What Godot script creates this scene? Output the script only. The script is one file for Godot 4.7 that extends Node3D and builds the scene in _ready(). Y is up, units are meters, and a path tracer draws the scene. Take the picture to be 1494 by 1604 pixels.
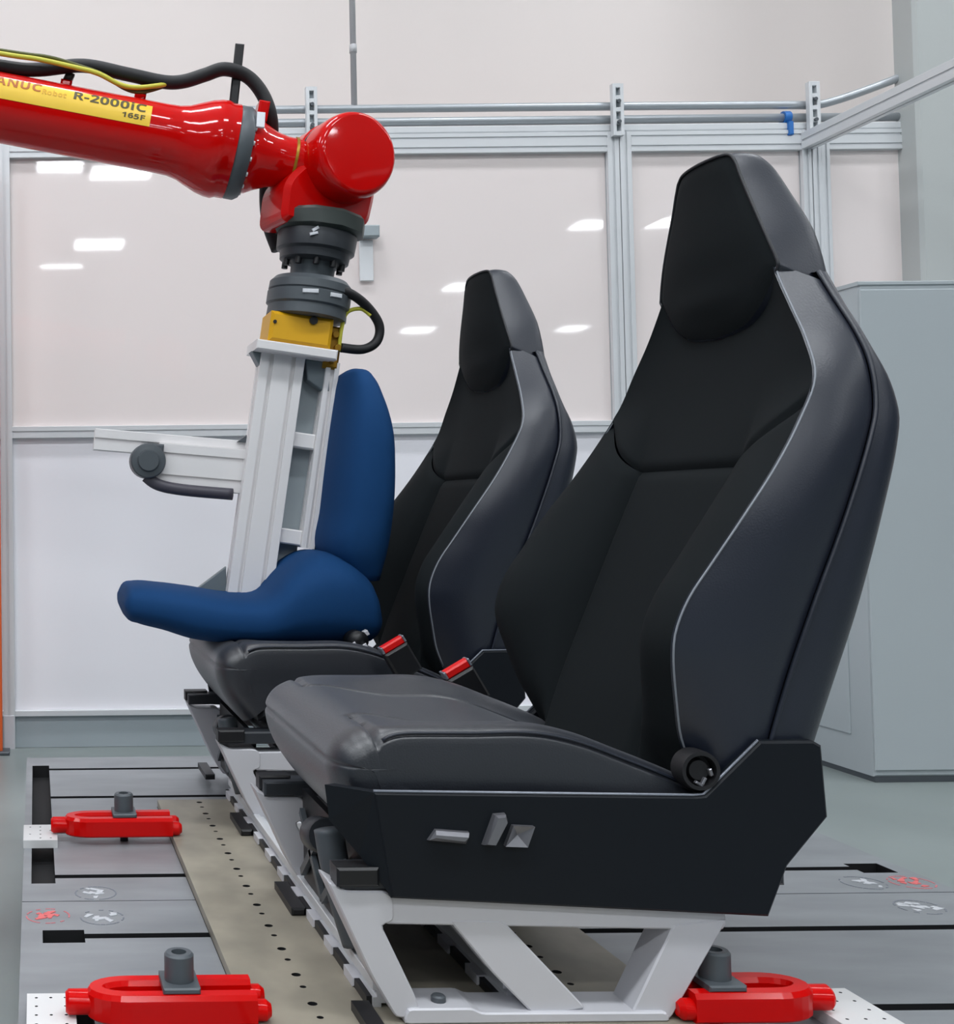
extends Node3D

const TT := 0.207            # height of the test bed top above the floor
const SEAT := Vector3(0.65, 0.35, -1.78)
const LAMP := 5.3
var M := {}

# ---------------------------------------------------------------- mesh builder
class Mb:
	var v := PackedVector3Array()
	var g := PackedInt32Array()
	func t(a: Vector3, b: Vector3, c: Vector3, grp := -1) -> void:
		v.append(a); v.append(b); v.append(c); g.append(grp)
	func q(a: Vector3, b: Vector3, c: Vector3, d: Vector3, grp := -1) -> void:
		t(a, b, c, grp); t(a, c, d, grp)
	func flip_from(n0: int) -> void:
		for i in range(n0, v.size(), 3):
			var x := v[i + 1]; v[i + 1] = v[i + 2]; v[i + 2] = x
	func close_from(n0: int) -> void:      # a closed shape: make its front faces run clockwise
		if n0 >= v.size():
			return
		var o := v[n0]
		var s := 0.0
		for i in range(n0, v.size(), 3):
			s += (v[i] - o).dot((v[i + 1] - o).cross(v[i + 2] - o))
		if s > 0.0:
			flip_from(n0)
	func face_from(n0: int, outward: Vector3) -> void:   # an open sheet: make it face outward
		var s := Vector3.ZERO
		for i in range(n0, v.size(), 3):
			s += (v[i + 1] - v[i]).cross(v[i + 2] - v[i])
		if s.dot(outward) > 0.0:
			flip_from(n0)

func commit(mb: Mb) -> ArrayMesh:
	var st := SurfaceTool.new()
	st.begin(Mesh.PRIMITIVE_TRIANGLES)
	for i in range(0, mb.v.size(), 3):
		var k: int = mb.g[i / 3]
		st.set_smooth_group(k)
		st.add_vertex(mb.v[i]); st.add_vertex(mb.v[i + 1]); st.add_vertex(mb.v[i + 2])
	st.generate_normals()
	return st.commit()

func inset(poly: PackedVector2Array, b: float) -> PackedVector2Array:
	var out := PackedVector2Array()
	var n := poly.size()
	for i in n:
		var p := poly[i]
		var e0 := (p - poly[(i + n - 1) % n]).normalized()
		var e1 := (poly[(i + 1) % n] - p).normalized()
		var n0 := Vector2(-e0.y, e0.x)
		var n1 := Vector2(-e1.y, e1.x)
		var m := (n0 + n1)
		var k: float = b / maxf(0.35, 1.0 + n0.dot(n1))
		out.append(p + m * k)
	return out

# polygon in x, y drawn out along z, chamfered
func prism(mb: Mb, pts: PackedVector2Array, z0: float, z1: float, b: float, xf := Transform3D.IDENTITY, smooth := false) -> void:
	var poly := pts
	if Geometry2D.is_polygon_clockwise(poly):
		poly = pts.duplicate(); poly.reverse()
	var n0 := mb.v.size()
	var ins := inset(poly, b) if b > 0.0 else poly
	var rings := [[ins, z0], [poly, z0 + b], [poly, z1 - b], [ins, z1]] if b > 0.0 else [[poly, z0], [poly, z1]]
	var n := poly.size()
	for r in rings.size() - 1:
		for i in n:
			var j := (i + 1) % n
			var A: PackedVector2Array = rings[r][0]
			var Bq: PackedVector2Array = rings[r + 1][0]
			var za: float = rings[r][1]
			var zb: float = rings[r + 1][1]
			mb.q(xf * Vector3(A[i].x, A[i].y, za), xf * Vector3(A[j].x, A[j].y, za), xf * Vector3(Bq[j].x, Bq[j].y, zb), xf * Vector3(Bq[i].x, Bq[i].y, zb), (r + 1) if smooth else -1)
	var tr := Geometry2D.triangulate_polygon(poly)
	for i in range(0, tr.size(), 3):
		var a := ins[tr[i]]; var c := ins[tr[i + 1]]; var d := ins[tr[i + 2]]
		if (c - a).cross(d - a) < 0.0:
			var x := c; c = d; d = x
		mb.t(xf * Vector3(a.x, a.y, z1), xf * Vector3(c.x, c.y, z1), xf * Vector3(d.x, d.y, z1))
		mb.t(xf * Vector3(a.x, a.y, z0), xf * Vector3(d.x, d.y, z0), xf * Vector3(c.x, c.y, z0))
	mb.close_from(n0)

func box(mb: Mb, c: Vector3, s: Vector3, b := 0.003, bs := Basis.IDENTITY) -> void:
	var h := s / 2.0
	prism(mb, PackedVector2Array([Vector2(-h.x, -h.y), Vector2(h.x, -h.y), Vector2(h.x, h.y), Vector2(-h.x, h.y)]), -h.z, h.z, minf(b, minf(h.x, minf(h.y, h.z)) * 0.6), Transform3D(bs, c))

func rounded(pts: PackedVector2Array, r: float, k := 4) -> PackedVector2Array:
	var out := PackedVector2Array()
	var n := pts.size()
	for i in n:
		var p := pts[i]
		var a := pts[(i + n - 1) % n] - p
		var b := pts[(i + 1) % n] - p
		var d: float = minf(r, minf(a.length(), b.length()) * 0.45)
		var p0 := p + a.normalized() * d
		var p1 := p + b.normalized() * d
		for j in k + 1:
			var t := float(j) / k
			out.append(p0.lerp(p, t).lerp(p.lerp(p1, t), t))
	return out

func sheet(mb: Mb, rows: Array, outward: Vector3, grp := 1) -> void:
	var n0 := mb.v.size()
	for i in rows.size() - 1:
		var A: PackedVector3Array = rows[i]
		var B2: PackedVector3Array = rows[i + 1]
		for j in A.size() - 1:
			mb.q(A[j], A[j + 1], B2[j + 1], B2[j], grp)
	mb.face_from(n0, outward)

# rings of equal length joined into a closed body with end caps
func rings_body(mb: Mb, rows: Array, grp := 1, caps := true) -> void:
	var n0 := mb.v.size()
	for i in rows.size() - 1:
		var A: PackedVector3Array = rows[i]
		var B2: PackedVector3Array = rows[i + 1]
		var n := A.size()
		for j in n:
			var k := (j + 1) % n
			mb.q(A[j], A[k], B2[k], B2[j], grp)
	if caps:
		for e in 2:
			var R: PackedVector3Array = rows[0] if e == 0 else rows[rows.size() - 1]
			var c := Vector3.ZERO
			for p in R: c += p
			c /= R.size()
			for j in R.size():
				var k := (j + 1) % R.size()
				if e == 0: mb.t(c, R[k], R[j], grp)
				else: mb.t(c, R[j], R[k], grp)
	mb.close_from(n0)

func tube(mb: Mb, pts: PackedVector3Array, r: float, n := 10) -> void:
	var rows := []
	var up := Vector3(0.13, 0.2, 0.97).normalized()
	for i in pts.size():
		var d := (pts[mini(i + 1, pts.size() - 1)] - pts[maxi(i - 1, 0)]).normalized()
		var s := d.cross(up)
		if s.length() < 0.05: s = d.cross(Vector3(0.9, 0.3, 0.1))
		s = s.normalized()
		var w := s.cross(d).normalized()
		up = w
		var ring := PackedVector3Array()
		for j in n:
			var a := TAU * j / n
			ring.append(pts[i] + (s * cos(a) + w * sin(a)) * r)
		rows.append(ring)
	rings_body(mb, rows, 1, true)

func bar(mb: Mb, a: Vector3, b: Vector3, r: float, n := 12) -> void:
	tube(mb, PackedVector3Array([a, b]), r, n)

# profile of (radius, height) turned about the y axis of xf
func lathe(mb: Mb, prof: Array, xf: Transform3D, n := 40) -> void:
	var n0 := mb.v.size()
	var grp := 1
	for i in prof.size() - 1:
		var p: Vector2 = prof[i]
		var q: Vector2 = prof[i + 1]
		if i > 0:
			var o: Vector2 = prof[i - 1]
			if (p - o).normalized().dot((q - p).normalized()) < 0.8: grp += 1
		for j in n:
			var a := TAU * j / n
			var b := TAU * (j + 1) / n
			var A := xf * Vector3(cos(a) * p.x, p.y, sin(a) * p.x)
			var B2 := xf * Vector3(cos(b) * p.x, p.y, sin(b) * p.x)
			var C := xf * Vector3(cos(b) * q.x, q.y, sin(b) * q.x)
			var D := xf * Vector3(cos(a) * q.x, q.y, sin(a) * q.x)
			if p.x > 1e-5: mb.t(A, B2, C, grp)
			if q.x > 1e-5: mb.t(A, C, D, grp)
	mb.close_from(n0)

func axis_xf(o: Vector3, y: Vector3, hint := Vector3(0, 0, 1)) -> Transform3D:
	var yy := y.normalized()
	var x := yy.cross(hint).normalized()
	return Transform3D(Basis(x, yy, x.cross(yy)), o)

func curve(pts: Array, steps := 6) -> PackedVector3Array:
	var out := PackedVector3Array()
	for i in pts.size() - 1:
		var p0: Vector3 = pts[maxi(i - 1, 0)]
		var p1: Vector3 = pts[i]
		var p2: Vector3 = pts[i + 1]
		var p3: Vector3 = pts[mini(i + 2, pts.size() - 1)]
		for k in steps:
			out.append(p1.cubic_interpolate(p2, p0, p3, float(k) / steps))
	out.append(pts[pts.size() - 1])
	return out

# smooth look-up in a table of rows [key, a, b, ...] with rising keys
func ip(tab: Array, y: float, c: int) -> float:
	var n := tab.size()
	if y <= tab[0][0]:
		var d: float = (tab[1][c] - tab[0][c]) / (tab[1][0] - tab[0][0])
		return tab[0][c] + d * (y - tab[0][0])
	if y >= tab[n - 1][0]:
		var d: float = (tab[n - 1][c] - tab[n - 2][c]) / (tab[n - 1][0] - tab[n - 2][0])
		return tab[n - 1][c] + d * (y - tab[n - 1][0])
	var i := 0
	while tab[i + 1][0] < y: i += 1
	var x0: float = tab[i][0]
	var x1: float = tab[i + 1][0]
	var h := x1 - x0
	var t := (y - x0) / h
	var a: float = tab[i][c]
	var b: float = tab[i + 1][c]
	var s := (b - a) / h
	var m0 := s
	var m1 := s
	if i > 0: m0 = 0.5 * (s + (a - tab[i - 1][c]) / (x0 - tab[i - 1][0]))
	if i < n - 2: m1 = 0.5 * (s + (tab[i + 2][c] - b) / (tab[i + 2][0] - x1))
	var t2 := t * t
	var t3 := t2 * t
	return (2 * t3 - 3 * t2 + 1) * a + (t3 - 2 * t2 + t) * h * m0 + (-2 * t3 + 3 * t2) * b + (t3 - t2) * h * m1

# ---------------------------------------------------------------- naming
func fresh(parent: Node, called: String) -> String:
	if not parent.has_node(NodePath(called)): return called
	var i := 1
	while parent.has_node(NodePath("%s_%03d" % [called, i])): i += 1
	return "%s_%03d" % [called, i]

func tag(o: Node, label: String, category: String, group := "") -> Node:
	o.set_meta("label", label); o.set_meta("category", category)
	if group != "": o.set_meta("group", group)
	return o

func thing(called: String, at: Vector3, label: String, category: String, group := "") -> Node3D:
	var o := Node3D.new()
	o.name = fresh(self, called)
	add_child(o)
	o.position = at
	tag(o, label, category, group)
	return o

func obj(called: String, mb: Mb, m: Material, parent: Node = self) -> MeshInstance3D:
	return inst(called, commit(mb), m, parent)

func inst(called: String, mesh: Mesh, m: Material, parent: Node = self) -> MeshInstance3D:
	var o := MeshInstance3D.new()
	o.name = fresh(parent, called)
	o.mesh = mesh
	o.material_override = m
	parent.add_child(o, true)
	return o

func struct(called: String, mb: Mb, m: Material) -> MeshInstance3D:
	var o := obj(called, mb, m)
	o.set_meta("kind", "structure")
	return o

# ---------------------------------------------------------------- materials
func mat(c: Color, rough: float, metal := 0.0, spec := 0.5) -> StandardMaterial3D:
	var m := StandardMaterial3D.new()
	m.albedo_color = c
	m.roughness = rough
	m.metallic = metal
	m.metallic_specular = spec
	return m

func noise_tex(freq: float, lo: Color, hi: Color, sd: int, octaves := 4, bump := 0.0) -> NoiseTexture2D:
	var f := FastNoiseLite.new()
	f.seed = sd; f.frequency = freq; f.fractal_octaves = octaves
	var t := NoiseTexture2D.new()
	t.width = 512; t.height = 512; t.seamless = true; t.noise = f
	if bump > 0.0:
		t.as_normal_map = true; t.bump_strength = bump
	else:
		var gr := Gradient.new()
		gr.set_color(0, lo); gr.set_color(1, hi)
		t.color_ramp = gr
	return t

func triplanar(m: StandardMaterial3D, scale: Vector3) -> void:
	m.uv1_triplanar = true
	m.uv1_world_triplanar = true
	m.uv1_scale = scale

func materials() -> void:
	M.wall = mat(Color(0.925, 0.89, 0.875), 0.7)
	M.wall_far = mat(Color(0.47, 0.50, 0.55), 0.7)
	M.ceiling = mat(Color(0.93, 0.93, 0.93), 0.8)
	M.floor = mat(Color(1, 1, 1), 0.32)
	M.floor.albedo_texture = noise_tex(0.006, Color(0.49, 0.525, 0.52), Color(0.54, 0.575, 0.57), 3)
	triplanar(M.floor, Vector3(0.4, 0.4, 0.4))
	M.kick = mat(Color(0.62, 0.66, 0.68), 0.5)
	M.panel = mat(Color(0.935, 0.895, 0.885), 0.03)
	M.panel_low = mat(Color(0.95, 0.945, 0.965), 0.22)
	M.alu = mat(Color(0.84, 0.85, 0.86), 0.4, 0.2)
	M.alu_dark = mat(Color(0.33, 0.35, 0.37), 0.5, 0.3)
	M.white_metal = mat(Color(0.80, 0.80, 0.82), 0.42, 0.1)
	M.column = mat(Color(0.91, 0.90, 0.90), 0.42)
	M.groove = mat(Color(0.30, 0.31, 0.33), 0.7)
	M.pillar = mat(Color(0.72, 0.735, 0.73), 0.6)
	M.cabinet = mat(Color(0.69, 0.72, 0.735), 0.45)
	M.conduit = mat(Color(0.72, 0.74, 0.76), 0.4, 0.5)
	M.pipe_grey = mat(Color(0.74, 0.74, 0.75), 0.5)
	M.blue = mat(Color(0.12, 0.42, 0.72), 0.4)
	M.orange = mat(Color(0.85, 0.36, 0.14), 0.5)
	M.red = mat(Color(0.78, 0.018, 0.012), 0.36, 0.0, 0.12)
	M.red.clearcoat_enabled = true; M.red.clearcoat = 0.7; M.red.clearcoat_roughness = 0.07
	M.clamp_red = mat(Color(0.80, 0.02, 0.015), 0.36, 0.0, 0.15)
	M.clamp_red.clearcoat_enabled = true; M.clamp_red.clearcoat = 0.3; M.clamp_red.clearcoat_roughness = 0.12
	M.grey_iron = mat(Color(0.315, 0.34, 0.36), 0.45, 0.1)
	M.dark_iron = mat(Color(0.19, 0.205, 0.225), 0.42, 0.1)
	M.black = mat(Color(0.055, 0.06, 0.075), 0.45)
	M.slot = mat(Color(0.045, 0.05, 0.065), 0.7)
	M.rubber = mat(Color(0.07, 0.07, 0.085), 0.6)
	M.yellow = mat(Color(0.88, 0.66, 0.05), 0.45)
	M.brass = mat(Color(0.62, 0.46, 0.10), 0.4, 0.5)
	M.cable_yellow = mat(Color(0.80, 0.78, 0.25), 0.5)
	M.label_yellow = mat(Color(0.95, 0.78, 0.16), 0.4)
	M.letter_tan = mat(Color(0.70, 0.38, 0.10), 0.5)
	M.letter_dark = mat(Color(0.28, 0.24, 0.05), 0.5)
	M.letter_pale = mat(Color(0.86, 0.66, 0.12), 0.5)
	M.sticker_white = mat(Color(0.85, 0.86, 0.88), 0.5)
	M.bed = mat(Color(1, 1, 1), 0.38, 0.15)
	M.bed.albedo_texture = noise_tex(0.008, Color(0.50, 0.515, 0.53), Color(0.575, 0.59, 0.605), 11)
	triplanar(M.bed, Vector3(0.7, 0.7, 2.5))
	M.plate = mat(Color(1, 1, 1), 0.45, 0.1)
	M.plate.albedo_texture = noise_tex(0.009, Color(0.52, 0.50, 0.45), Color(0.665, 0.635, 0.57), 21)
	triplanar(M.plate, Vector3(1.4, 1.4, 1.1))
	M.riser = mat(Color(0.86, 0.86, 0.86), 0.45, 0.1)
	M.fabric = mat(Color(0.10, 0.116, 0.124), 0.8, 0.0, 0.22)
	M.leather = mat(Color(0.06, 0.092, 0.155), 0.42, 0.0, 0.6)
	M.cushion = mat(Color(0.02, 0.05, 0.10), 0.42, 0.0, 0.8)
	M.cushion.rim_enabled = true; M.cushion.rim = 1.0; M.cushion.rim_tint = 0.4
	M.leather.rim_enabled = true; M.leather.rim = 0.08; M.leather.rim_tint = 0.1
	for m in [M.fabric, M.leather, M.cushion]:
		m.normal_enabled = true
		m.normal_scale = 0.25
	M.leather.normal_texture = noise_tex(0.09, Color.BLACK, Color.WHITE, 5, 3, 2.0)
	M.cushion.normal_texture = M.leather.normal_texture
	M.fabric.normal_texture = noise_tex(0.2, Color.BLACK, Color.WHITE, 6, 2, 2.0)
	triplanar(M.leather, Vector3(6, 6, 6)); triplanar(M.cushion, Vector3(6, 6, 6)); triplanar(M.fabric, Vector3(9, 9, 9))
	M.piping = mat(Color(0.52, 0.54, 0.57), 0.45)
	M.piping_dark = mat(Color(0.13, 0.14, 0.16), 0.5)
	M.shield = mat(Color(0.06, 0.08, 0.105), 0.50, 0.0, 0.35)
	M.trim = mat(Color(0.50, 0.52, 0.56), 0.35, 0.4)
	M.switch = mat(Color(0.50, 0.50, 0.52), 0.32, 0.6)
	M.buckle_red = mat(Color(0.85, 0.06, 0.05), 0.4)
	M.blue_cloth = mat(Color(0.075, 0.25, 0.435), 0.8, 0.0, 0.3)
	M.blue_cloth.normal_enabled = true
	M.blue_cloth.normal_scale = 0.4
	M.blue_cloth.normal_texture = M.fabric.normal_texture
	triplanar(M.blue_cloth, Vector3(8, 8, 8))
	M.glow = mat(Color(0.95, 0.95, 0.95), 0.6)
	M.glow.emission_enabled = true
	M.glow.emission = Color(0.975, 0.985, 1.0)
	M.glow.emission_energy_multiplier = 9.0

# ---------------------------------------------------------------- camera, light
func setup() -> void:
	var cam := Camera3D.new()
	cam.name = "camera"
	add_child(cam)
	var th := atan(65.0 / 1900.0)
	cam.transform = Transform3D(Basis(Vector3.RIGHT, th) * Basis(Vector3.BACK, deg_to_rad(-0.6)), Vector3(0, 0.857, 0))
	cam.keep_aspect = Camera3D.KEEP_HEIGHT
	cam.set_frustum(0.05 * 1604.0 / 1900.0, Vector2(693.0, -69.0) / 1900.0 * 0.05, 0.05, 60.0)
	cam.current = true
	var we := WorldEnvironment.new()
	we.name = "environment"
	var e := Environment.new()
	e.background_mode = Environment.BG_COLOR
	e.background_color = Color(0.6, 0.65, 0.7)
	e.tonemap_mode = Environment.TONE_MAPPER_LINEAR
	e.tonemap_exposure = 1.0
	e.sdfgi_enabled = true
	e.ssao_enabled = true
	e.ssil_enabled = true
	we.environment = e
	add_child(we)
	# ceiling lamps: over the cell, and further back in the hall [x, z, length x, length z, energy]
	for x in [-3.6, -0.1, 3.5, 7.0]:
		lamp(x, -3.1, 1.5, 0.4, LAMP * 0.75)
	for x in [-3.6, -0.9, 1.6, 6.6]:
		lamp(x, -0.2, 1.5, 0.4, LAMP)
	for x in [-3.4, 0.0, 5.3]:
		lamp(x, 3.4, 1.5, 0.4, LAMP * 1.3)
	for l in [[0.35, 5.9, 0.55, 0.5], [1.12, 6.2, 0.74, 0.6], [8.4, 9.3, 0.5, 0.57], [9.5, 9.2, 1.0, 0.6], [8.3, 14.4, 0.7, 0.75], [9.2, 20.1, 0.7, 0.8], [12.9, 20.1, 0.57, 0.8], [1.06, 10.3, 0.75, 0.7], [0.5, 12.0, 0.7, 0.25], [-3.0, 8.0, 1.5, 0.4]]:
		lamp(l[0], l[1], l[2], l[3], LAMP * l[2] * l[3] / 0.6)

func lamp(x: float, z: float, sx: float, sz: float, energy: float) -> void:
	var at := Vector3(x, 5.1, z)
	var t := thing("ceiling_lamp", at, "flat white ceiling light panel fixed to the hall ceiling", "lamp", "ceiling light panels")
	var mb := Mb.new()
	for s in [-1.0, 1.0]:
		box(mb, Vector3(s * (sx / 2 + 0.012), -0.03, 0), Vector3(0.024, 0.06, sz + 0.048), 0.003)
		box(mb, Vector3(0, -0.03, s * (sz / 2 + 0.012)), Vector3(sx, 0.06, 0.024), 0.003)
	obj("frame", mb, M.white_metal, t)
	mb = Mb.new()
	box(mb, Vector3(0, -0.03, 0), Vector3(sx, 0.03, sz), 0.004)
	obj("light_diffuser", mb, M.glow, t)
	var a := AreaLight3D.new()
	a.name = "area_light"
	a.area_size = Vector2(sx, sz)
	a.light_energy = energy
	a.light_color = Color(0.965, 0.982, 1.0)
	a.shadow_enabled = true
	a.area_range = 25.0
	a.area_attenuation = 2.0
	t.add_child(a)
	a.position = Vector3(0, -0.055, 0)
	a.rotation = Vector3(-PI / 2, 0, 0)

# ---------------------------------------------------------------- room
func room() -> void:
	var mb := Mb.new()
	box(mb, Vector3(4, -0.1, 8.4), Vector3(20.4, 0.2, 27.2), 0.0)
	struct("floor", mb, M.floor)
	mb = Mb.new()
	box(mb, Vector3(4, 5.2, 8.4), Vector3(20.4, 0.2, 27.2), 0.0)
	struct("ceiling", mb, M.ceiling)
	mb = Mb.new()
	box(mb, Vector3(4, 2.55, -5.1), Vector3(20.4, 5.1, 0.2), 0.0)
	struct("wall_back", mb, M.wall)
	mb = Mb.new()
	box(mb, Vector3(4, 2.55, 21.9), Vector3(20.4, 5.1, 0.2), 0.0)
	struct("wall_front", mb, M.wall_far)
	mb = Mb.new()
	box(mb, Vector3(-6.1, 2.55, 8.4), Vector3(0.2, 5.1, 26.8), 0.0)
	struct("wall_left", mb, M.wall_far)
	mb = Mb.new()
	box(mb, Vector3(14.1, 2.55, 8.4), Vector3(0.2, 5.1, 26.8), 0.0)
	struct("wall_right", mb, M.wall_far)
	mb = Mb.new()
	box(mb, Vector3(3.30, 2.55, -4.36), Vector3(0.25, 5.1, 0.12), 0.012)
	tag(obj("pillar", mb, M.pillar), "square grey pillar rising behind the grey cabinet at the right edge", "pillar")

# aluminium slot profile along the z axis of xf, faces grooved
func profile(mb: Mb, w: float, h: float, length: float, nx: int, ny: int, xf: Transform3D, gd := 0.005) -> void:
	var p := PackedVector2Array()
	var gw := 0.0045
	var c := [Vector2(-w / 2, -h / 2), Vector2(w / 2, -h / 2), Vector2(w / 2, h / 2), Vector2(-w / 2, h / 2)]
	for i in 4:
		var a: Vector2 = c[i]
		var b: Vector2 = c[(i + 1) % 4]
		var d := (b - a).normalized()
		var inn := Vector2(-d.y, d.x)
		var ll := (b - a).length()
		var k := nx if i % 2 == 0 else ny
		p.append(a + d * 0.001)
		for j in k:
			var m := ll * (j + 0.5) / k
			p.append(a + d * (m - gw)); p.append(a + d * (m - gw) + inn * gd)
			p.append(a + d * (m + gw) + inn * gd); p.append(a + d * (m + gw))
		p.append(b - d * 0.001)
	prism(mb, p, -length / 2, length / 2, 0.0, xf)

func along(a: Vector3, b: Vector3, hint := Vector3.UP) -> Transform3D:
	var z := (b - a).normalized()
	var x := hint.cross(z).normalized()
	return Transform3D(Basis(x, z.cross(x), z), (a + b) / 2.0)

func fence() -> void:
	var Z := -4.4
	var f := thing("safety_fence", Vector3(1.0, 0, Z), "aluminium profile fence with white glossy panels behind the seats", "fence")
	var o := Vector3(1.0, 0, Z)
	for x in [-0.1, 2.121, 2.166, 2.826, 2.862, 2.893]:
		var mb := Mb.new()
		profile(mb, 0.042 if x < 2.8 else 0.032, 0.045, 2.212, 1, 1, along(Vector3(x, 0, Z) - o, Vector3(x, 2.212, Z) - o, Vector3.FORWARD))
		obj("post", mb, M.alu, f)
		mb = Mb.new()
		box(mb, Vector3(x, 0.06, Z + 0.026) - o, Vector3(0.036, 0.12, 0.006), 0.001)
		obj("post_foot", mb, M.white_metal, f)
	for s in [[-1.2, -0.121], [-0.079, 2.10], [2.187, 2.81], [2.909, 3.18]]:
		var x0: float = s[0]
		var x1: float = s[1]
		for r in [[2.1755, 0.073, 2], [1.136, 0.042, 1], [0.125, 0.02, 0]]:
			var mb := Mb.new()
			profile(mb, 0.04, r[1], x1 - x0, 0, r[2], along(Vector3(x0, r[0], Z) - o, Vector3(x1, r[0], Z) - o))
			obj("rail", mb, M.alu, f)
		var mb2 := Mb.new()
		box(mb2, Vector3((x0 + x1) / 2, 1.648, Z - 0.006) - o, Vector3(x1 - x0, 0.982, 0.006), 0.0)
		obj("upper_panel", mb2, M.panel, f)
		mb2 = Mb.new()
		box(mb2, Vector3((x0 + x1) / 2, 0.625, Z - 0.006) - o, Vector3(x1 - x0, 0.98, 0.006), 0.0)
		obj("lower_panel", mb2, M.panel_low, f)
		mb2 = Mb.new()
		box(mb2, Vector3((x0 + x1) / 2, 0.058, Z - 0.004) - o, Vector3(x1 - x0, 0.114, 0.012), 0.0)
		obj("kick_plate", mb2, M.kick, f)
	# arm of the fence that runs towards the camera
	var mb3 := Mb.new()
	profile(mb3, 0.045, 0.06, 3.9, 1, 1, along(Vector3(2.83, 2.17, Z + 0.02) - o, Vector3(2.83, 2.17, Z + 3.92) - o))
	obj("cross_beam", mb3, M.alu, f)
	# pipes and strut channels along the top of the fence
	var mb4 := Mb.new()
	tube(mb4, curve([Vector3(-1.2, 2.31, Z), Vector3(1.5, 2.312, Z), Vector3(2.7, 2.31, Z), Vector3(2.86, 2.308, Z), Vector3(2.95, 2.325, Z), Vector3(3.10, 2.375, Z), Vector3(3.30, 2.45, Z)], 8), 0.015, 12)
	tag(obj("conduit_pipe", mb4, M.conduit), "thin steel conduit along the top of the fence, bent upwards at its right end", "pipe")
	mb4 = Mb.new()
	bar(mb4, Vector3(-1.2, 2.262, Z), Vector3(3.18, 2.262, Z), 0.016, 12)
	tag(obj("conduit_pipe", mb4, M.conduit), "straight steel conduit, second from the top above the fence panels", "pipe")
	mb4 = Mb.new()
	box(mb4, Vector3(0.99, 2.228, Z), Vector3(4.38, 0.026, 0.03), 0.004)
	tag(obj("cable_trunking", mb4, M.alu), "flat grey cable trunking lying directly on the fence top rail", "trunking")
	var names := {1.02: "perforated strut bracket on the fence top behind the red robot wrist", 2.132: "perforated strut bracket on the fence top between the two seats", 2.845: "perforated strut bracket on the fence corner behind the near headrest"}
	for x in names:
		var t := thing("strut_bracket", Vector3(x, 2.19, Z + 0.035), names[x], "bracket", "strut brackets on the fence top")
		var mb := Mb.new()
		for sx in [-1.0, 1.0]:
			box(mb, Vector3(sx * 0.014, 0.096, 0), Vector3(0.012, 0.19, 0.022), 0.001)
		for k in 5:
			box(mb, Vector3(0, 0.008 + k * 0.044, 0), Vector3(0.018, 0.016, 0.02), 0.001)
		obj("channel", mb, M.alu, t)
		mb = Mb.new()
		box(mb, Vector3(0, 0.096, -0.009), Vector3(0.018, 0.17, 0.002), 0.0)
		obj("slot_backing", mb, M.kick, t)
		for k in 2:
			mb = Mb.new()
			lathe(mb, [Vector2(0, 0.008), Vector2(0.007, 0.008), Vector2(0.007, 0), Vector2(0, 0)], axis_xf(Vector3(0, 0.05 + k * 0.075, 0.011), Vector3(0, 0, 1), Vector3.UP), 8)
			obj("bolt", mb, M.alu_dark, t)
	var cl := thing("pipe_clip", Vector3(2.765, 2.262, Z), "small blue clip on the conduit left of the fence corner", "clip")
	var mb5 := Mb.new()
	lathe(mb5, [Vector2(0.016, -0.012), Vector2(0.024, -0.012), Vector2(0.024, 0.012), Vector2(0.016, 0.012), Vector2(0.016, -0.012)], axis_xf(Vector3.ZERO, Vector3.RIGHT), 16)
	obj("clip_band", mb5, M.blue, cl)
	mb5 = Mb.new()
	box(mb5, Vector3(0.004, -0.045, 0.02), Vector3(0.016, 0.05, 0.02), 0.003)
	obj("clip_tab", mb5, M.blue, cl)
	mb5 = Mb.new()
	bar(mb5, Vector3(1.186, 2.325, Z), Vector3(1.186, 5.1, Z), 0.011, 12)
	for y in [2.52, 3.0]:
		bar(mb5, Vector3(1.186, y, Z), Vector3(1.186, y + 0.03, Z), 0.0135, 12)
	tag(obj("riser_pipe", mb5, M.pipe_grey), "thin vertical grey pipe rising from the fence top to the ceiling", "pipe")
	var sb := thing("sensor_box", Vector3(1.222, 1.85, Z + 0.03), "small grey box fixed to the glossy panel beside the robot flange", "box")
	mb5 = Mb.new()
	box(mb5, Vector3.ZERO, Vector3(0.066, 0.042, 0.05), 0.004)
	obj("housing", mb5, M.kick, sb)
	mb5 = Mb.new()
	box(mb5, Vector3(-0.006, -0.1, -0.02), Vector3(0.05, 0.15, 0.008), 0.002)
	obj("mounting_strip", mb5, mat(Color(0.86, 0.87, 0.88), 0.4), sb)
	var og := thing("guard_post", Vector3(-0.137, 0, Z + 0.1), "thin orange post at the left edge behind the fence corner post", "post")
	mb5 = Mb.new()
	box(mb5, Vector3(0, 1.05, 0), Vector3(0.03, 2.1, 0.03), 0.003)
	obj("orange_tube", mb5, M.orange, og)
	mb5 = Mb.new()
	box(mb5, Vector3(0, 0.006, 0), Vector3(0.08, 0.012, 0.08), 0.003)
	obj("base_plate", mb5, M.alu_dark, og)

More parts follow.
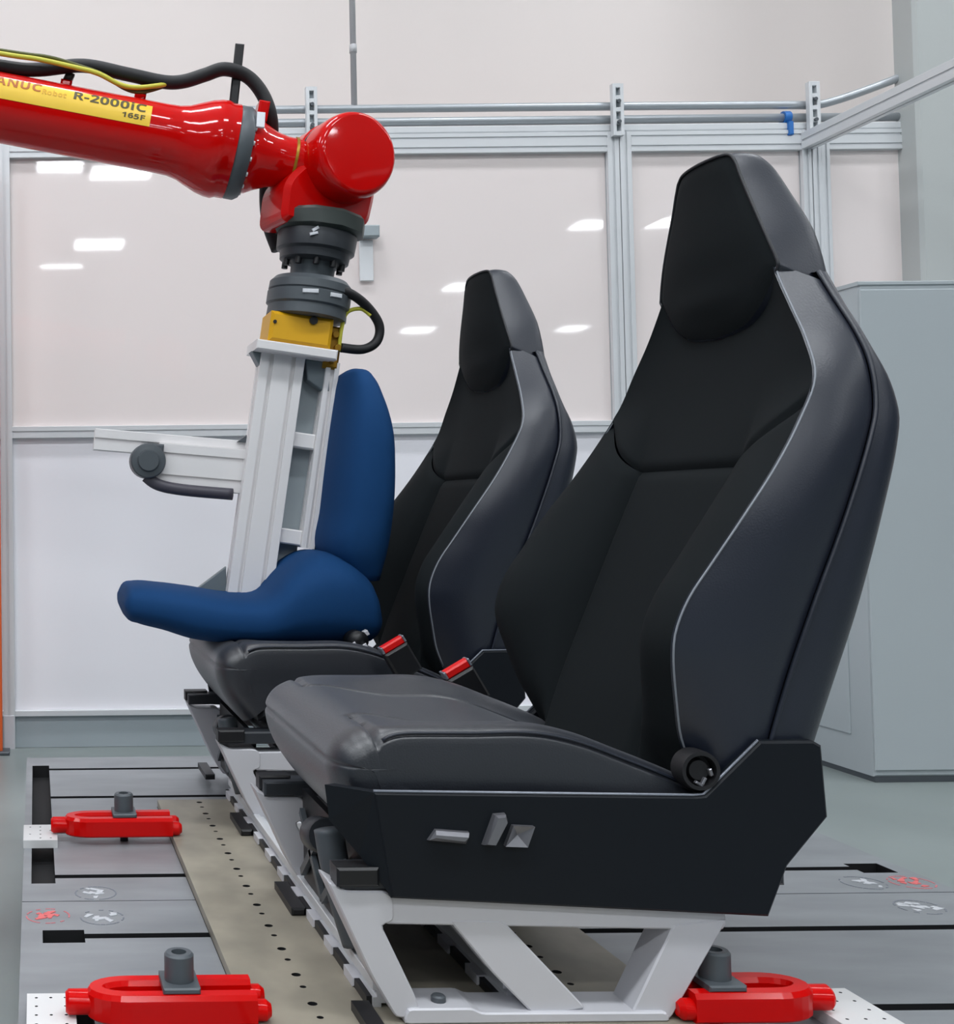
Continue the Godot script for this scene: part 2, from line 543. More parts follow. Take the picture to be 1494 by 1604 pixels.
func cabinet() -> void:
	var c := thing("equipment_cabinet", Vector3(2.92, 0, -3.98), "tall plain grey metal cabinet standing on the floor right of the near seat", "cabinet")
	var mb := Mb.new()
	box(mb, Vector3(0, 0.772, 0), Vector3(0.75, 1.51, 0.52), 0.006)
	obj("body", mb, M.cabinet, c)
	mb = Mb.new()
	box(mb, Vector3(0, 0.008, 0), Vector3(0.745, 0.018, 0.515), 0.0)
	obj("plinth", mb, M.alu_dark, c)
	mb = Mb.new()
	box(mb, Vector3(-0.377, 0.80, -0.02), Vector3(0.004, 1.34, 0.36), 0.001)
	obj("side_door", mb, M.cabinet, c)
	for s in [-0.19, 0.19]:
		mb = Mb.new()
		box(mb, Vector3(s, 0.772, 0.264), Vector3(0.372, 1.47, 0.008), 0.003)
		var d := obj("door", mb, M.cabinet, c)
		mb = Mb.new()
		box(mb, Vector3(s * 0.2, 0.85, 0.276), Vector3(0.014, 0.12, 0.018), 0.004)
		obj("handle", mb, M.alu_dark, d)
	mb = Mb.new()
	box(mb, Vector3(0, 1.5265, 0), Vector3(0.758, 0.012, 0.53), 0.002)
	obj("top", mb, M.cabinet, c)

# ---------------------------------------------------------------- test bed
const SLOTS := [-3.056, -2.761, -2.466, -2.171, -1.87, -1.58, -1.285, -0.99]

func cut(parent: CSGShape3D, c: Vector3, s: Vector3) -> void:
	var b := CSGBox3D.new()
	b.name = fresh(parent, "slot_cut")
	b.operation = CSGShape3D.OPERATION_SUBTRACTION
	b.size = s
	b.position = c
	b.material = M.slot
	parent.add_child(b)

func bed() -> void:
	var o := Vector3(0.751, 0, -2.0)
	var t := thing("test_bed", o, "long low grey steel test bed with black slots under the seats", "test bed")
	var top := CSGBox3D.new()
	top.name = "bed_plate"
	top.size = Vector3(1.558, 0.09, 2.4)
	top.position = Vector3(0, TT - 0.045, 0)
	top.material = M.bed
	t.add_child(top)
	for z in SLOTS:
		cut(top, Vector3(0, 0.045, z + 2.0), Vector3(1.462, 0.06, 0.02))
	for z in [-1.87, -1.58, -1.285, -0.99]:
		cut(top, Vector3(0.037 - 0.751, 0.045, z + 2.0), Vector3(0.064, 0.06, 0.055))
		cut(top, Vector3(1.472 - 0.751, 0.045, z + 2.0), Vector3(0.06, 0.06, 0.055))
	for z in [-3.056, -2.761, -2.466, -2.171]:
		cut(top, Vector3(1.472 - 0.751, 0.045, z + 2.0), Vector3(0.06, 0.06, 0.055))
	cut(top, Vector3(0.008 - 0.751, 0.045, -2.617 + 2.0), Vector3(0.042, 0.06, 0.97))
	cut(top, Vector3(0, 0.045, -2.035 + 2.0), Vector3(1.6, 0.01, 0.0025))
	var mb := Mb.new()
	box(mb, Vector3(0, (TT - 0.09) / 2, 0), Vector3(1.50, TT - 0.09, 2.34), 0.004)
	obj("base", mb, M.kick, t)
	# round oil-worn stamps on the bed surface
	var k := 0
	for s in [[0.096, -2.076, 0], [0.014, -1.963, 1], [0.10, -1.954, 0], [1.403, -2.088, 0], [1.485, -2.088, 1], [1.407, -1.962, 0]]:
		stamp(t, Vector3(s[0], TT, s[1]) - o, s[2] == 1, k)
		k += 1

func stamp(parent: Node3D, at: Vector3, red: bool, k: int) -> void:
	var rng := RandomNumberGenerator.new()
	rng.seed = 40 + k
	var mb := Mb.new()
	var n := 26
	# worn ring, broken in places
	for i in n:
		if rng.randf() < 0.25: continue
		var a := TAU * i / n
		var b := TAU * (i + 0.9) / n
		var r0 := 0.033
		var r1 := 0.0355
		prism(mb, PackedVector2Array([Vector2(cos(a), sin(a)) * r0, Vector2(cos(a), sin(a)) * r1, Vector2(cos(b), sin(b)) * r1, Vector2(cos(b), sin(b)) * r0]), 0.0, 0.0006, 0.0, Transform3D(Basis(Vector3.RIGHT, -PI / 2), at))
	var s := obj("stamp_ring", mb, mat(Color(0.78, 0.45, 0.47), 0.6) if red else mat(Color(0.49, 0.51, 0.54), 0.6), parent)
	mb = Mb.new()
	for i in 9:
		var a := rng.randf() * TAU
		var r := rng.randf_range(0.004, 0.026)
		var c := Vector2(cos(a), sin(a)) * r
		var w := rng.randf_range(0.003, 0.006)
		var l := rng.randf_range(0.004, 0.011)
		var d := Vector2.from_angle(rng.randf() * TAU)
		var e := Vector2(-d.y, d.x)
		prism(mb, PackedVector2Array([c - d * l - e * w * 0.5, c + d * l - e * w, c + d * l * 0.7 + e * w, c - d * l + e * w * 0.6]), 0.0, 0.0007 + i * 0.00006, 0.0, Transform3D(Basis(Vector3.RIGHT, -PI / 2), at))
	obj("stamp_mark", mb, mat(Color(0.85, 0.42, 0.42), 0.6) if red else mat(Color(0.76, 0.77, 0.79), 0.6), s)

func mounting_plate() -> void:
	var o := Vector3(0.5335, TT, -1.765)
	var t := thing("mounting_plate", o, "beige steel mounting plate with rows of drilled holes under the seat stands", "plate")
	var p := CSGBox3D.new()
	p.name = "plate"
	p.size = Vector3(0.547, 0.015, 1.80)
	p.position = Vector3(0, 0.0075, 0)
	p.material = M.plate
	t.add_child(p)
	var i := 0
	for x in [0.348, 0.702]:
		var z := -2.64
		while z < -1.0:
			for k in 2:
				var c := CSGCylinder3D.new()
				c.name = fresh(p, "drilled_hole")
				c.operation = CSGShape3D.OPERATION_SUBTRACTION
				c.radius = 0.0065 if k == 0 else 0.0045
				c.height = 0.02
				c.sides = 12
				c.material = M.slot
				c.position = Vector3(x - o.x, 0.002, z + k * 0.042 - o.z)
				p.add_child(c)
			z += 0.097
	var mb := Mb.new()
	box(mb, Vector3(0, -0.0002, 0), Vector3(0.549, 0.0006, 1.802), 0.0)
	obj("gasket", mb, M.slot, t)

func clamp_at(at: Vector3, turn: float, label: String, L := 0.205) -> void:
	var t := thing("hold_down_clamp", at, label, "clamp", "red hold-down clamps on the test bed")
	t.rotation.y = turn
	# U-shaped forging: two arms joined by a round bow at the left, stud at its end
	var hw := 0.037
	var rows := []
	var path := []
	for s in 5: path.append(Vector3(L - 0.0 - s * (L - 0.05) / 4.0, 0, hw - 0.012))
	for s in range(1, 12):
		var a := PI * s / 12.0
		path.append(Vector3(0.05 - sin(a) * 0.042, 0, cos(a) * (hw - 0.012)))
	for s in 5: path.append(Vector3(0.05 + s * (L - 0.05) / 4.0, 0, -(hw - 0.012)))
	for i in path.size():
		var p: Vector3 = path[i]
		var d: Vector3 = (path[mini(i + 1, path.size() - 1)] - path[maxi(i - 1, 0)]).normalized()
		var w := Vector3(d.z, 0, -d.x)
		var ring := PackedVector3Array()
		for c in [Vector2(-0.012, 0.003), Vector2(-0.009, 0.0), Vector2(0.009, 0.0), Vector2(0.012, 0.003), Vector2(0.012, 0.030), Vector2(0.008, 0.036), Vector2(-0.008, 0.036), Vector2(-0.012, 0.030)]:
			ring.append(p + w * c.x + Vector3.UP * c.y)
		rows.append(ring)
	var mb := Mb.new()
	rings_body(mb, rows, -1, true)
	obj("forged_arms", mb, M.clamp_red, t)
	mb = Mb.new()
	lathe(mb, [Vector2(0, 0.03), Vector2(0.012, 0.03), Vector2(0.0155, 0.026), Vector2(0.0155, -0.012), Vector2(0, -0.012)], axis_xf(Vector3(0.0, 0.017, 0), Vector3(-1, 0, 0)), 20)
	obj("stud", mb, M.clamp_red, t)
	for s in [-1.0, 1.0]:
		mb = Mb.new()
		lathe(mb, [Vector2(0, 0.018), Vector2(0.008, 0.018), Vector2(0.013, 0.012), Vector2(0.013, -0.004), Vector2(0, -0.004)], axis_xf(Vector3(L, 0.014, s * (hw - 0.013)), Vector3(1, 0, 0)), 16)
		obj("toe", mb, M.clamp_red, t)
	mb = Mb.new()
	box(mb, Vector3(0.113, 0.0395, 0), Vector3(0.046, 0.008, 0.062), 0.002)
	obj("washer", mb, M.grey_iron, t)
	mb = Mb.new()
	lathe(mb, [Vector2(0.0, 0.018), Vector2(0.009, 0.018), Vector2(0.0095, 0.034), Vector2(0.016, 0.034), Vector2(0.0185, 0.031), Vector2(0.0185, 0.0), Vector2(0, 0.0)], Transform3D(Basis.IDENTITY, Vector3(0.113, 0.0435, 0)), 24)
	var nut := obj("nut", mb, M.grey_iron, t)
	mb = Mb.new()
	bar(mb, Vector3(0.113, -0.0148, 0), Vector3(0.113, 0.062, 0), 0.008, 12)
	obj("bolt", mb, M.dark_iron, nut)

func riser(at: Vector3, s: Vector3, label: String, sd: int) -> void:
	var t := thing("riser_block", at, label, "block", "white riser blocks under the clamps")
	var p := CSGBox3D.new()
	p.name = "block"
	p.size = s
	p.position = Vector3(0, s.y / 2, 0)
	p.material = M.riser
	t.add_child(p)
	var nx := 3
	var nz := int(s.z / 0.027)
	for i in nx:
		for j in nz:
			if (i + j * 2 + sd) % 4 == 3: continue
			var c := CSGCylinder3D.new()
			c.name = fresh(p, "drilled_hole")
			c.operation = CSGShape3D.OPERATION_SUBTRACTION
			c.radius = 0.0022
			c.height = 0.01
			c.sides = 8
			c.material = M.slot
			c.position = Vector3((i - 1) * s.x / 3.3, s.y / 2, (j + 0.5 - nz / 2.0) * 0.027)
			p.add_child(c)

# ---------------------------------------------------------------- seat stands
func stand(z_center: float, label: String, pad: float) -> void:
	var o := Vector3(0.60, TT + 0.015, z_center)
	var t := thing("seat_stand", o, label, "stand", "silver seat stands")
	for side in [1.0, -1.0]:
		var zo: float = 0.268 if side > 0 else -0.222
		var zi: float = zo - 0.056
		var xf := Transform3D(Basis.IDENTITY, Vector3(-o.x, -o.y, 0))
		var bits := {
			"front_leg": [Vector2(0.355, 0.396), Vector2(0.378, 0.383), Vector2(0.428, 0.382), Vector2(0.437, 0.374), Vector2(0.437, 0.345), Vector2(0.421, 0.341), Vector2(0.460, 0.257), Vector2(0.470, 0.228), Vector2(0.437, 0.228), Vector2(0.409, 0.277)],
			"top_beam": [Vector2(0.425, 0.341), Vector2(0.845, 0.329), Vector2(0.849, 0.343), Vector2(0.835, 0.376), Vector2(0.430, 0.376)],
			"brace": [Vector2(0.505, 0.346), Vector2(0.572, 0.344), Vector2(0.672, 0.236), Vector2(0.608, 0.228), Vector2(0.560, 0.278)],
			"rear_leg": [Vector2(0.782, 0.338), Vector2(0.849, 0.344), Vector2(0.7745, 0.222), Vector2(0.724, 0.222), Vector2(0.729, 0.235)],
			"foot": [Vector2(0.445, 0.222), Vector2(0.772, 0.222), Vector2(0.768, 0.234), Vector2(0.540, 0.235), Vector2(0.530, 0.241), Vector2(0.450, 0.241)]}
		for k in bits:
			var mb := Mb.new()
			var step: float = {"front_leg": 0.0, "top_beam": -0.003, "brace": -0.002, "rear_leg": -0.001, "foot": 0.005}[k]
			prism(mb, rounded(PackedVector2Array(bits[k]), 0.006, 2), zi - step, zo + step, 0.002, xf)
			obj(k, mb, M.white_metal, t)
		for x in [0.495]:
			var mb := Mb.new()
			lathe(mb, [Vector2(0, 0.008), Vector2(0.007, 0.008), Vector2(0.009, 0.006), Vector2(0.009, 0.0), Vector2(0, 0)], Transform3D(Basis.IDENTITY, Vector3(x - o.x, 0.241 - o.y, zo - 0.018)), 16)
			obj("bolt", mb, M.alu_dark, t)
		var mb2 := Mb.new()
		box(mb2, Vector3(0.403 - o.x, 0.006, (zo + zi) / 2 + pad), Vector3(0.022, 0.012, 0.14), 0.003)
		obj("foot_pad", mb2, M.black, t)
	# cross members between the two side frames
	for c in [[0.52, 0.36, 0.020], [0.80, 0.345, 0.018]]:
		var mb := Mb.new()
		bar(mb, Vector3(c[0] - o.x, c[1] - o.y, -0.22), Vector3(c[0] - o.x, c[1] - o.y, 0.222), c[2], 16)
		obj("cross_tube", mb, M.grey_iron, t)
	var q := Vector3(o.x, o.y, 0)
	for k in [[0.02, 0.62], [0.02, -0.62], [-0.12, 0.62], [-0.12, -0.62]]:
		var mb := Mb.new()
		box(mb, Vector3(0.424, 0.32, k[0]) - q, Vector3(0.008, 0.012, 0.17), 0.001, Basis(Vector3.RIGHT, k[1]))
		obj("cross_brace", mb, M.grey_iron, t)
	var mb3 := Mb.new()
	box(mb3, Vector3(0.435, 0.325, 0.0) - q, Vector3(0.010, 0.15, 0.42), 0.002)
	obj("dark_web", mb3, M.black, t)
	mb3 = Mb.new()
	tube(mb3, curve([Vector3(0.398, 0.415, 0.10) - q, Vector3(0.404, 0.37, 0.105) - q, Vector3(0.415, 0.32, 0.11) - q, Vector3(0.43, 0.265, 0.115) - q], 6), 0.020, 14)
	obj("actuator", mb3, M.grey_iron, t)
	mb3 = Mb.new()
	lathe(mb3, [Vector2(0, 0.03), Vector2(0.024, 0.03), Vector2(0.026, 0.026), Vector2(0.026, -0.026), Vector2(0.024, -0.03), Vector2(0, -0.03)], axis_xf(Vector3(0.415, 0.375, -0.02) - q, Vector3(0, 0.2, 1), Vector3.UP), 20)
	obj("motor", mb3, M.dark_iron, t)
	mb3 = Mb.new()
	box(mb3, Vector3(0.41, 0.34, 0.165) - q, Vector3(0.018, 0.10, 0.022), 0.003, Basis(Vector3.BACK, 0.25))
	obj("link", mb3, M.alu_dark, t)

func base_rail(x: float, label: String) -> void:
	var o := Vector3(x, TT + 0.015, -2.135)
	var t := thing("base_rail", o, label, "rail", "toothed silver rails under the stands")
	var mb := Mb.new()
	profile(mb, 0.03, 0.034, 1.15, 1, 1, Transform3D(Basis.IDENTITY, Vector3(0.012, 0.017, 0)))
	obj("bar", mb, M.alu, t)
	var z := -0.53
	while z < 0.56:
		mb = Mb.new()
		box(mb, Vector3(-0.006, 0.007, z), Vector3(0.013, 0.013, 0.048), 0.002)
		obj("tooth", mb, M.white_metal, t)
		z += 0.113
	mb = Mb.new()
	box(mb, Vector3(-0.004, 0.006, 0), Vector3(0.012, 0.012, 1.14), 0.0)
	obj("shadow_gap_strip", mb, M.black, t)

# ---------------------------------------------------------------- car seats
# [height, front edge x, half width] of the piping; likewise of the side seam, the rear outline and the centre line
const PIP := [[0.49, 0.838, 0.236], [0.54, 0.813, 0.243], [0.565, 0.802, 0.25], [0.605, 0.791, 0.264], [0.673, 0.778, 0.284], [0.699, 0.781, 0.285], [0.74, 0.798, 0.286], [0.779, 0.825, 0.286], [0.838, 0.867, 0.286], [0.90, 0.914, 0.278], [0.956, 0.951, 0.268], [1.015, 0.983, 0.253], [1.067, 0.993, 0.222], [1.115, 0.999, 0.185], [1.166, 1.003, 0.150], [1.19, 1.006, 0.138]]
const SEAM := [[0.49, 0.888, 0.262], [0.54, 0.90, 0.265], [0.633, 0.926, 0.27], [0.727, 0.958, 0.275], [0.84, 1.003, 0.275], [0.94, 1.04, 0.27], [0.973, 1.051, 0.264], [1.036, 1.057, 0.247], [1.074, 1.056, 0.227], [1.122, 1.053, 0.193], [1.17, 1.051, 0.159]]
const REAR := [[0.49, 0.975], [0.554, 0.996], [0.715, 1.049], [0.852, 1.085], [0.934, 1.104], [0.967, 1.108], [1.012, 1.098], [1.049, 1.082], [1.10, 1.075], [1.15, 1.075]]
const CEN := [[0.48, 0.782], [0.587, 0.818], [0.694, 0.862], [0.784, 0.90], [0.858, 0.932], [0.908, 0.954], [0.98, 0.978], [1.05, 0.998], [1.12, 1.016], [1.18, 1.03]]
const WI := 0.14
const YC := 0.905

func W(x: float, y: float, zz: float) -> Vector3:
	return Vector3(x, y, zz) - Vector3(SEAT.x, SEAT.y, 0)

func seg_dist(p: Vector2, a: Vector2, b: Vector2) -> float:
	return p.distance_to(Geometry2D.get_closest_point_to_segment(p, a, b))

func back_front(zz: float, y: float) -> float:
	var a := absf(zz)
	var h := ip(PIP, y, 2)
	var xp := ip(PIP, y, 1)
	var xc := ip(CEN, y, 1)
	var kb := 1.0 - smoothstep(0.89, 1.03, y)
	var ac := h - 0.045
	var xl := 0.0
	if a < WI:
		xl = xc - 0.007 * (1.0 - pow(a / WI, 2.0))
	else:
		var t: float = clampf((a - WI) / (ac - WI), 0.0, 1.0)
		xl = lerpf(xc, xp - 0.008, 1.0 - pow(1.0 - t, 2.0))
		if a > ac:
			var u: float = (a - ac) / (h - ac)
			xl = xp - 0.008 * (1.0 - u * u)
	var s: float = minf(a / h, 1.0)
	var xu := lerpf(xc, xp, pow(s, 2.6))
	var x := lerpf(xu, xl, kb)
	var p := Vector2(a, y)
	var d := seg_dist(p, Vector2(WI, 0.3), Vector2(WI, YC))
	d = minf(d, seg_dist(p, Vector2(0, YC), Vector2(WI, YC)))
	d = minf(d, seg_dist(p, Vector2(WI, YC), Vector2(0.262, 0.985)))
	x += 0.009 * exp(-pow(d / 0.007, 2.0))
	return x

func diag(a: float) -> float:
	return YC if a <= WI else lerpf(YC, 0.985, (a - WI) / (0.262 - WI))

func make_seat(label: String) -> Node3D:
	var t := thing("car_seat", SEAT, label, "car seat", "black car seats on the stands")
	var out := Vector3(-1, 0.2, 0)
	var y0 := 0.485
	# centre of the backrest
	var rows := []
	for i in 61:
		var y := lerpf(y0, YC, i / 60.0)
		var r := PackedVector3Array()
		for j in 41:
			var zz := lerpf(-WI, WI, j / 40.0)
			r.append(W(back_front(zz, y), y, zz))
		rows.append(r)
	var mb := Mb.new()
	sheet(mb, rows, out)
	obj("backrest_centre", mb, M.fabric, t)
	# bolsters
	for s in [1.0, -1.0]:
		rows = []
		for i in 71:
			var b := i / 70.0
			var r := PackedVector3Array()
			for j in 25:
				var u := j / 24.0
				var y := 0.0
				var a := 0.0
				var yt := diag(lerpf(WI, 0.262, u))
				y = lerpf(y0, yt, b)
				a = lerpf(WI, ip(PIP, y, 2), u)
				r.append(W(back_front(a, y), y, a * s))
			rows.append(r)
		mb = Mb.new()
		sheet(mb, rows, out)
		obj("backrest_bolster", mb, M.fabric, t)
	# shoulder panel
	rows = []
	for i in 41:
		var b := i / 40.0
		var r := PackedVector3Array()
		for j in 61:
			var u := j / 30.0 - 1.0
			var yl := diag(minf(absf(u) * 0.262, 0.262))
			var y := lerpf(yl, 1.182, b)
			var a := absf(u) * lerpf(0.262, ip(PIP, y, 2), smoothstep(0.0, 0.15, b) if b < 0.15 else 1.0)
			r.append(W(back_front(a, y), y, a * signf(u)))
		rows.append(r)
	mb = Mb.new()
	sheet(mb, rows, out)
	obj("shoulder_panel", mb, M.fabric, t)
	# flanks, piping and back shell
	for s in [1.0, -1.0]:
		rows = []
		for i in 71:
			var b := i / 70.0
			var r := PackedVector3Array()
			for j in 17:
				var u := j / 16.0
				var y := lerpf(y0, lerpf(1.186, 1.152, u), b)
				var x := lerpf(ip(PIP, y, 1), ip(SEAM, y, 1), u)
				var zz := lerpf(ip(PIP, y, 2), ip(SEAM, y, 2), u) + 0.011 * sin(PI * u) * (1.0 - smoothstep(0.88, 1.16, y)) - 0.0025 * exp(-pow((1.0 - u) / 0.06, 2.0))
				r.append(W(x, y, zz * s))
			rows.append(r)
		mb = Mb.new()
		sheet(mb, rows, Vector3(0, 0, s))
		obj("backrest_flank", mb, M.leather, t)
		var pts := PackedVector3Array()
		for i in 60:
			var y := lerpf(0.53, 1.18, i / 59.0)
			pts.append(W(ip(PIP, y, 1) + 0.003, y, (ip(PIP, y, 2) + 0.0012) * s))
		mb = Mb.new()
		tube(mb, pts, 0.0014, 6)
		obj("piping", mb, M.piping, t)
		pts = PackedVector3Array()
		for i in 60:
			var y := lerpf(0.53, 1.165, i / 59.0)
			pts.append(W(ip(SEAM, y, 1) + 0.003, y, (ip(SEAM, y, 2) + 0.0005) * s))
		mb = Mb.new()
		tube(mb, pts, 0.0032, 6)
		obj("rear_welt", mb, M.leather, t)
	rows = []
	for i in 61:
		var y := lerpf(y0, 1.165, i / 60.0)
		var xs := ip(SEAM, y, 1)
		var hs := ip(SEAM, y, 2)
		var xr := ip(REAR, y, 1) + 0.006
		var r := PackedVector3Array()
		for j in 49:
			var a := PI * j / 48.0
			var c := cos(a)
			r.append(W(xs + (xr - xs) * pow(absf(sin(a)), 0.5), y, hs * signf(c) * pow(absf(c), 0.5)))
		rows.append(r)
	mb = Mb.new()
	sheet(mb, rows, Vector3(1, 0, 0))
	var last: PackedVector3Array = rows[60]
	var capo := W(1.02, 1.17, 0)
	var n0 := mb.v.size()
	for j in last.size() - 1:
		mb.t(capo, last[j], last[j + 1], 2)
	mb.t(capo, last[48], last[0], 2)
	mb.face_from(n0, Vector3.UP)
	obj("back_shell", mb, M.leather, t)
	headrest(t)
	cushion(t)
	for s in [1.0, -1.0]:
		# slide rail under the cushion, with its end cap
		mb = Mb.new()
		box(mb, W(0.645, 0.396, 0.243 * s), Vector3(0.55, 0.024, 0.05), 0.003)
		obj("slide_rail", mb, M.dark_iron, t)
		mb = Mb.new()
		box(mb, W(0.392, 0.4015, 0.258 * s), Vector3(0.052, 0.023, 0.036), 0.003)
		obj("rail_end_cap", mb, M.black, t)
	mb = Mb.new()
	box(mb, W(0.66, 0.45, 0), Vector3(0.42, 0.05, 0.50), 0.01)
	obj("seat_pan", mb, M.black, t)
	return t

func shield(t: Node3D, s: float, full: bool, corner: bool) -> void:
	var poly := PackedVector2Array([Vector2(0.411, 0.506), Vector2(0.806, 0.497), Vector2(0.818, 0.498), Vector2(0.887, 0.563), Vector2(0.953, 0.563), Vector2(0.963, 0.557), Vector2(0.968, 0.470), Vector2(0.917, 0.411), Vector2(0.892, 0.350), Vector2(0.431, 0.377)])
	var edge := [Vector2(0.412, 0.507), Vector2(0.804, 0.498), Vector2(0.817, 0.499), Vector2(0.886, 0.564)]
	if not full:    # the inner side has only the rear piece
		poly = PackedVector2Array([Vector2(0.80, 0.478), Vector2(0.818, 0.498), Vector2(0.887, 0.563), Vector2(0.953, 0.563), Vector2(0.963, 0.557), Vector2(0.968, 0.470), Vector2(0.917, 0.411), Vector2(0.80, 0.405)])
		edge = [Vector2(0.817, 0.499), Vector2(0.886, 0.564), Vector2(0.95, 0.564)]
	var mb := Mb.new()
	var xf := Transform3D(Basis(Vector3.RIGHT, Vector3.UP, Vector3(0, 0, s)), W(0, 0, 0))
	prism(mb, poly, 0.262, 0.280, 0.003, xf)
	var sh := obj("side_shield", mb, M.shield, t)
	var pts := PackedVector3Array()
	for p in edge: pts.append(xf * Vector3(p.x, p.y, 0.277))
	mb = Mb.new()
	tube(mb, pts, 0.0018, 6)
	obj("shield_edge", mb, M.trim, sh)
	if not corner: return
	# front corner of the shield, turned in towards the seat
	mb = Mb.new()
	var A := [Vector3(0.412, 0.5055, 0.2785), Vector3(0.357, 0.511, 0.257), Vector3(0.362, 0.467, 0.257), Vector3(0.398, 0.424, 0.262), Vector3(0.432, 0.378, 0.2785)]
	var nn := mb.v.size()
	var d := Vector3(0.014, 0, -0.006)
	for k in [[0, 1, 2], [0, 2, 3], [0, 3, 4]]:
		mb.t(xf * A[k[0]], xf * A[k[1]], xf * A[k[2]])
		mb.t(xf * (A[k[0]] + d), xf * (A[k[2]] + d), xf * (A[k[1]] + d))
	for k in 5:
		var k2 := (k + 1) % 5
		mb.q(xf * A[k], xf * (A[k] + d), xf * (A[k2] + d), xf * A[k2])
	mb.close_from(nn)
	obj("shield_corner", mb, M.shield, sh)

func headrest(t: Node3D) -> void:
	var H := [[1.098, 0.0], [1.106, 0.07], [1.125, 0.108], [1.15, 0.132], [1.172, 0.150], [1.184, 0.151], [1.232, 0.13], [1.303, 0.094], [1.338, 0.078], [1.352, 0.066], [1.356, 0.045], [1.357, 0.0]]
	var RX := [[1.09, 1.09], [1.142, 1.085], [1.164, 1.081], [1.211, 1.078], [1.28, 1.066], [1.331, 1.053], [1.348, 1.044], [1.36, 1.036]]
	var FX := [[1.09, 1.004], [1.12, 1.002], [1.176, 1.004], [1.232, 0.999], [1.303, 0.996], [1.36, 0.994]]
	# outline in z, y
	var oz := PackedVector2Array()
	var half := PackedVector2Array()
	for i in H.size():
		half.append(Vector2(H[i][1], H[i][0]))
	var fine := PackedVector2Array()
	for i in half.size() - 1:
		for k in 4:
			fine.append(half[i].cubic_interpolate(half[i + 1], half[maxi(i - 1, 0)], half[mini(i + 2, half.size() - 1)], k / 4.0))
	fine.append(half[half.size() - 1])
	for p in fine: oz.append(Vector2(maxf(p.x, 0.0), p.y))
	for i in range(fine.size() - 2, 0, -1): oz.append(Vector2(-maxf(fine[i].x, 0.0), fine[i].y))
	var mid := Vector2(0, 1.21)
	var front := func(p: Vector2) -> float:
		var h: float = maxf(0.02, ip(H, p.y, 1)) if p.y < 1.35 else 0.07
		var k: float = clampf(absf(p.x) / h, 0.0, 1.0)
		return ip(FX, p.y, 1) - 0.020 * (1.0 - k * k) * smoothstep(1.095, 1.16, p.y) * (1.0 - 0.6 * smoothstep(1.2, 1.35, p.y))
	# front cover: rings shrinking to the middle
	var mb := Mb.new()
	var rows := []
	for i in 13:
		var f := 1.0 - i / 12.0
		var r := PackedVector3Array()
		for p in oz:
			var q := mid + (p - mid) * f
			var x: float = front.call(q)
			if i == 0: x += 0.004
			r.append(W(x, q.y, q.x))
		r.append(r[0])
		rows.append(r)
	sheet(mb, rows, Vector3(-1, 0, 0))
	obj("headrest_front", mb, M.fabric, t)
	# wrap round the sides and back
	mb = Mb.new()
	rows = []
	for st in 12:
		var r := PackedVector3Array()
		for p in oz:
			var q := p
			var xf: float = front.call(p) + 0.003
			var xr := ip(RX, p.y, 1)
			var x := 0.0
			if st <= 6:
				x = lerpf(xf, xr - 0.008, st / 6.0)
				q = mid + (p - mid) * (1.0 + 0.015 * sin(PI * st / 6.0))
				q.y -= 0.034 * st / 6.0 * (1.0 - smoothstep(1.165, 1.24, p.y))
			else:
				var u := (st - 6) / 5.0
				x = xr - 0.008 * (1.0 - sin(minf(u * 2.0, 1.0) * PI / 2))
				q = mid + (p - mid) * (1.0 - (1.0 - cos(minf(u * 2.0, 1.0) * PI / 2)) * 0.10 - maxf(0.0, u - 0.5) * 1.8)
				q.y -= 0.034 * (1.0 - smoothstep(1.165, 1.24, p.y))
			r.append(W(x, q.y, q.x))
		r.append(r[0])
		rows.append(r)
	sheet(mb, rows, Vector3(1, 0, 0))
	# the wrap is a ring: orient it by its first side instead
	obj("headrest_wrap", mb, M.leather, t)
	mb = Mb.new()
	var pts := PackedVector3Array()
	for p in oz:
		if p.y > 1.165: pts.append(W(front.call(p) + 0.002, p.y, p.x * 1.004))
	tube(mb, pts, 0.0022, 6)
	obj("headrest_piping", mb, M.piping_dark, t)

# front-to-back path of the cushion top: x, y
const CP := [Vector2(0.425, 0.42), Vector2(0.405, 0.445), Vector2(0.386, 0.475), Vector2(0.3735, 0.508), Vector2(0.372, 0.538), Vector2(0.386, 0.561), Vector2(0.412, 0.574), Vector2(0.46, 0.579), Vector2(0.54, 0.5785), Vector2(0.62, 0.578), Vector2(0.68, 0.566), Vector2(0.74, 0.543), Vector2(0.80, 0.518), Vector2(0.86, 0.488), Vector2(0.90, 0.47)]

func cpath(s: float) -> Vector2:
	var n := CP.size()
	var f: float = clampf(s, 0.0, 1.0) * (n - 1)
	var i: int = mini(int(f), n - 2)
	return (CP[i] as Vector2).cubic_interpolate(CP[i + 1], CP[maxi(i - 1, 0)], CP[mini(i + 2, n - 1)], f - i)

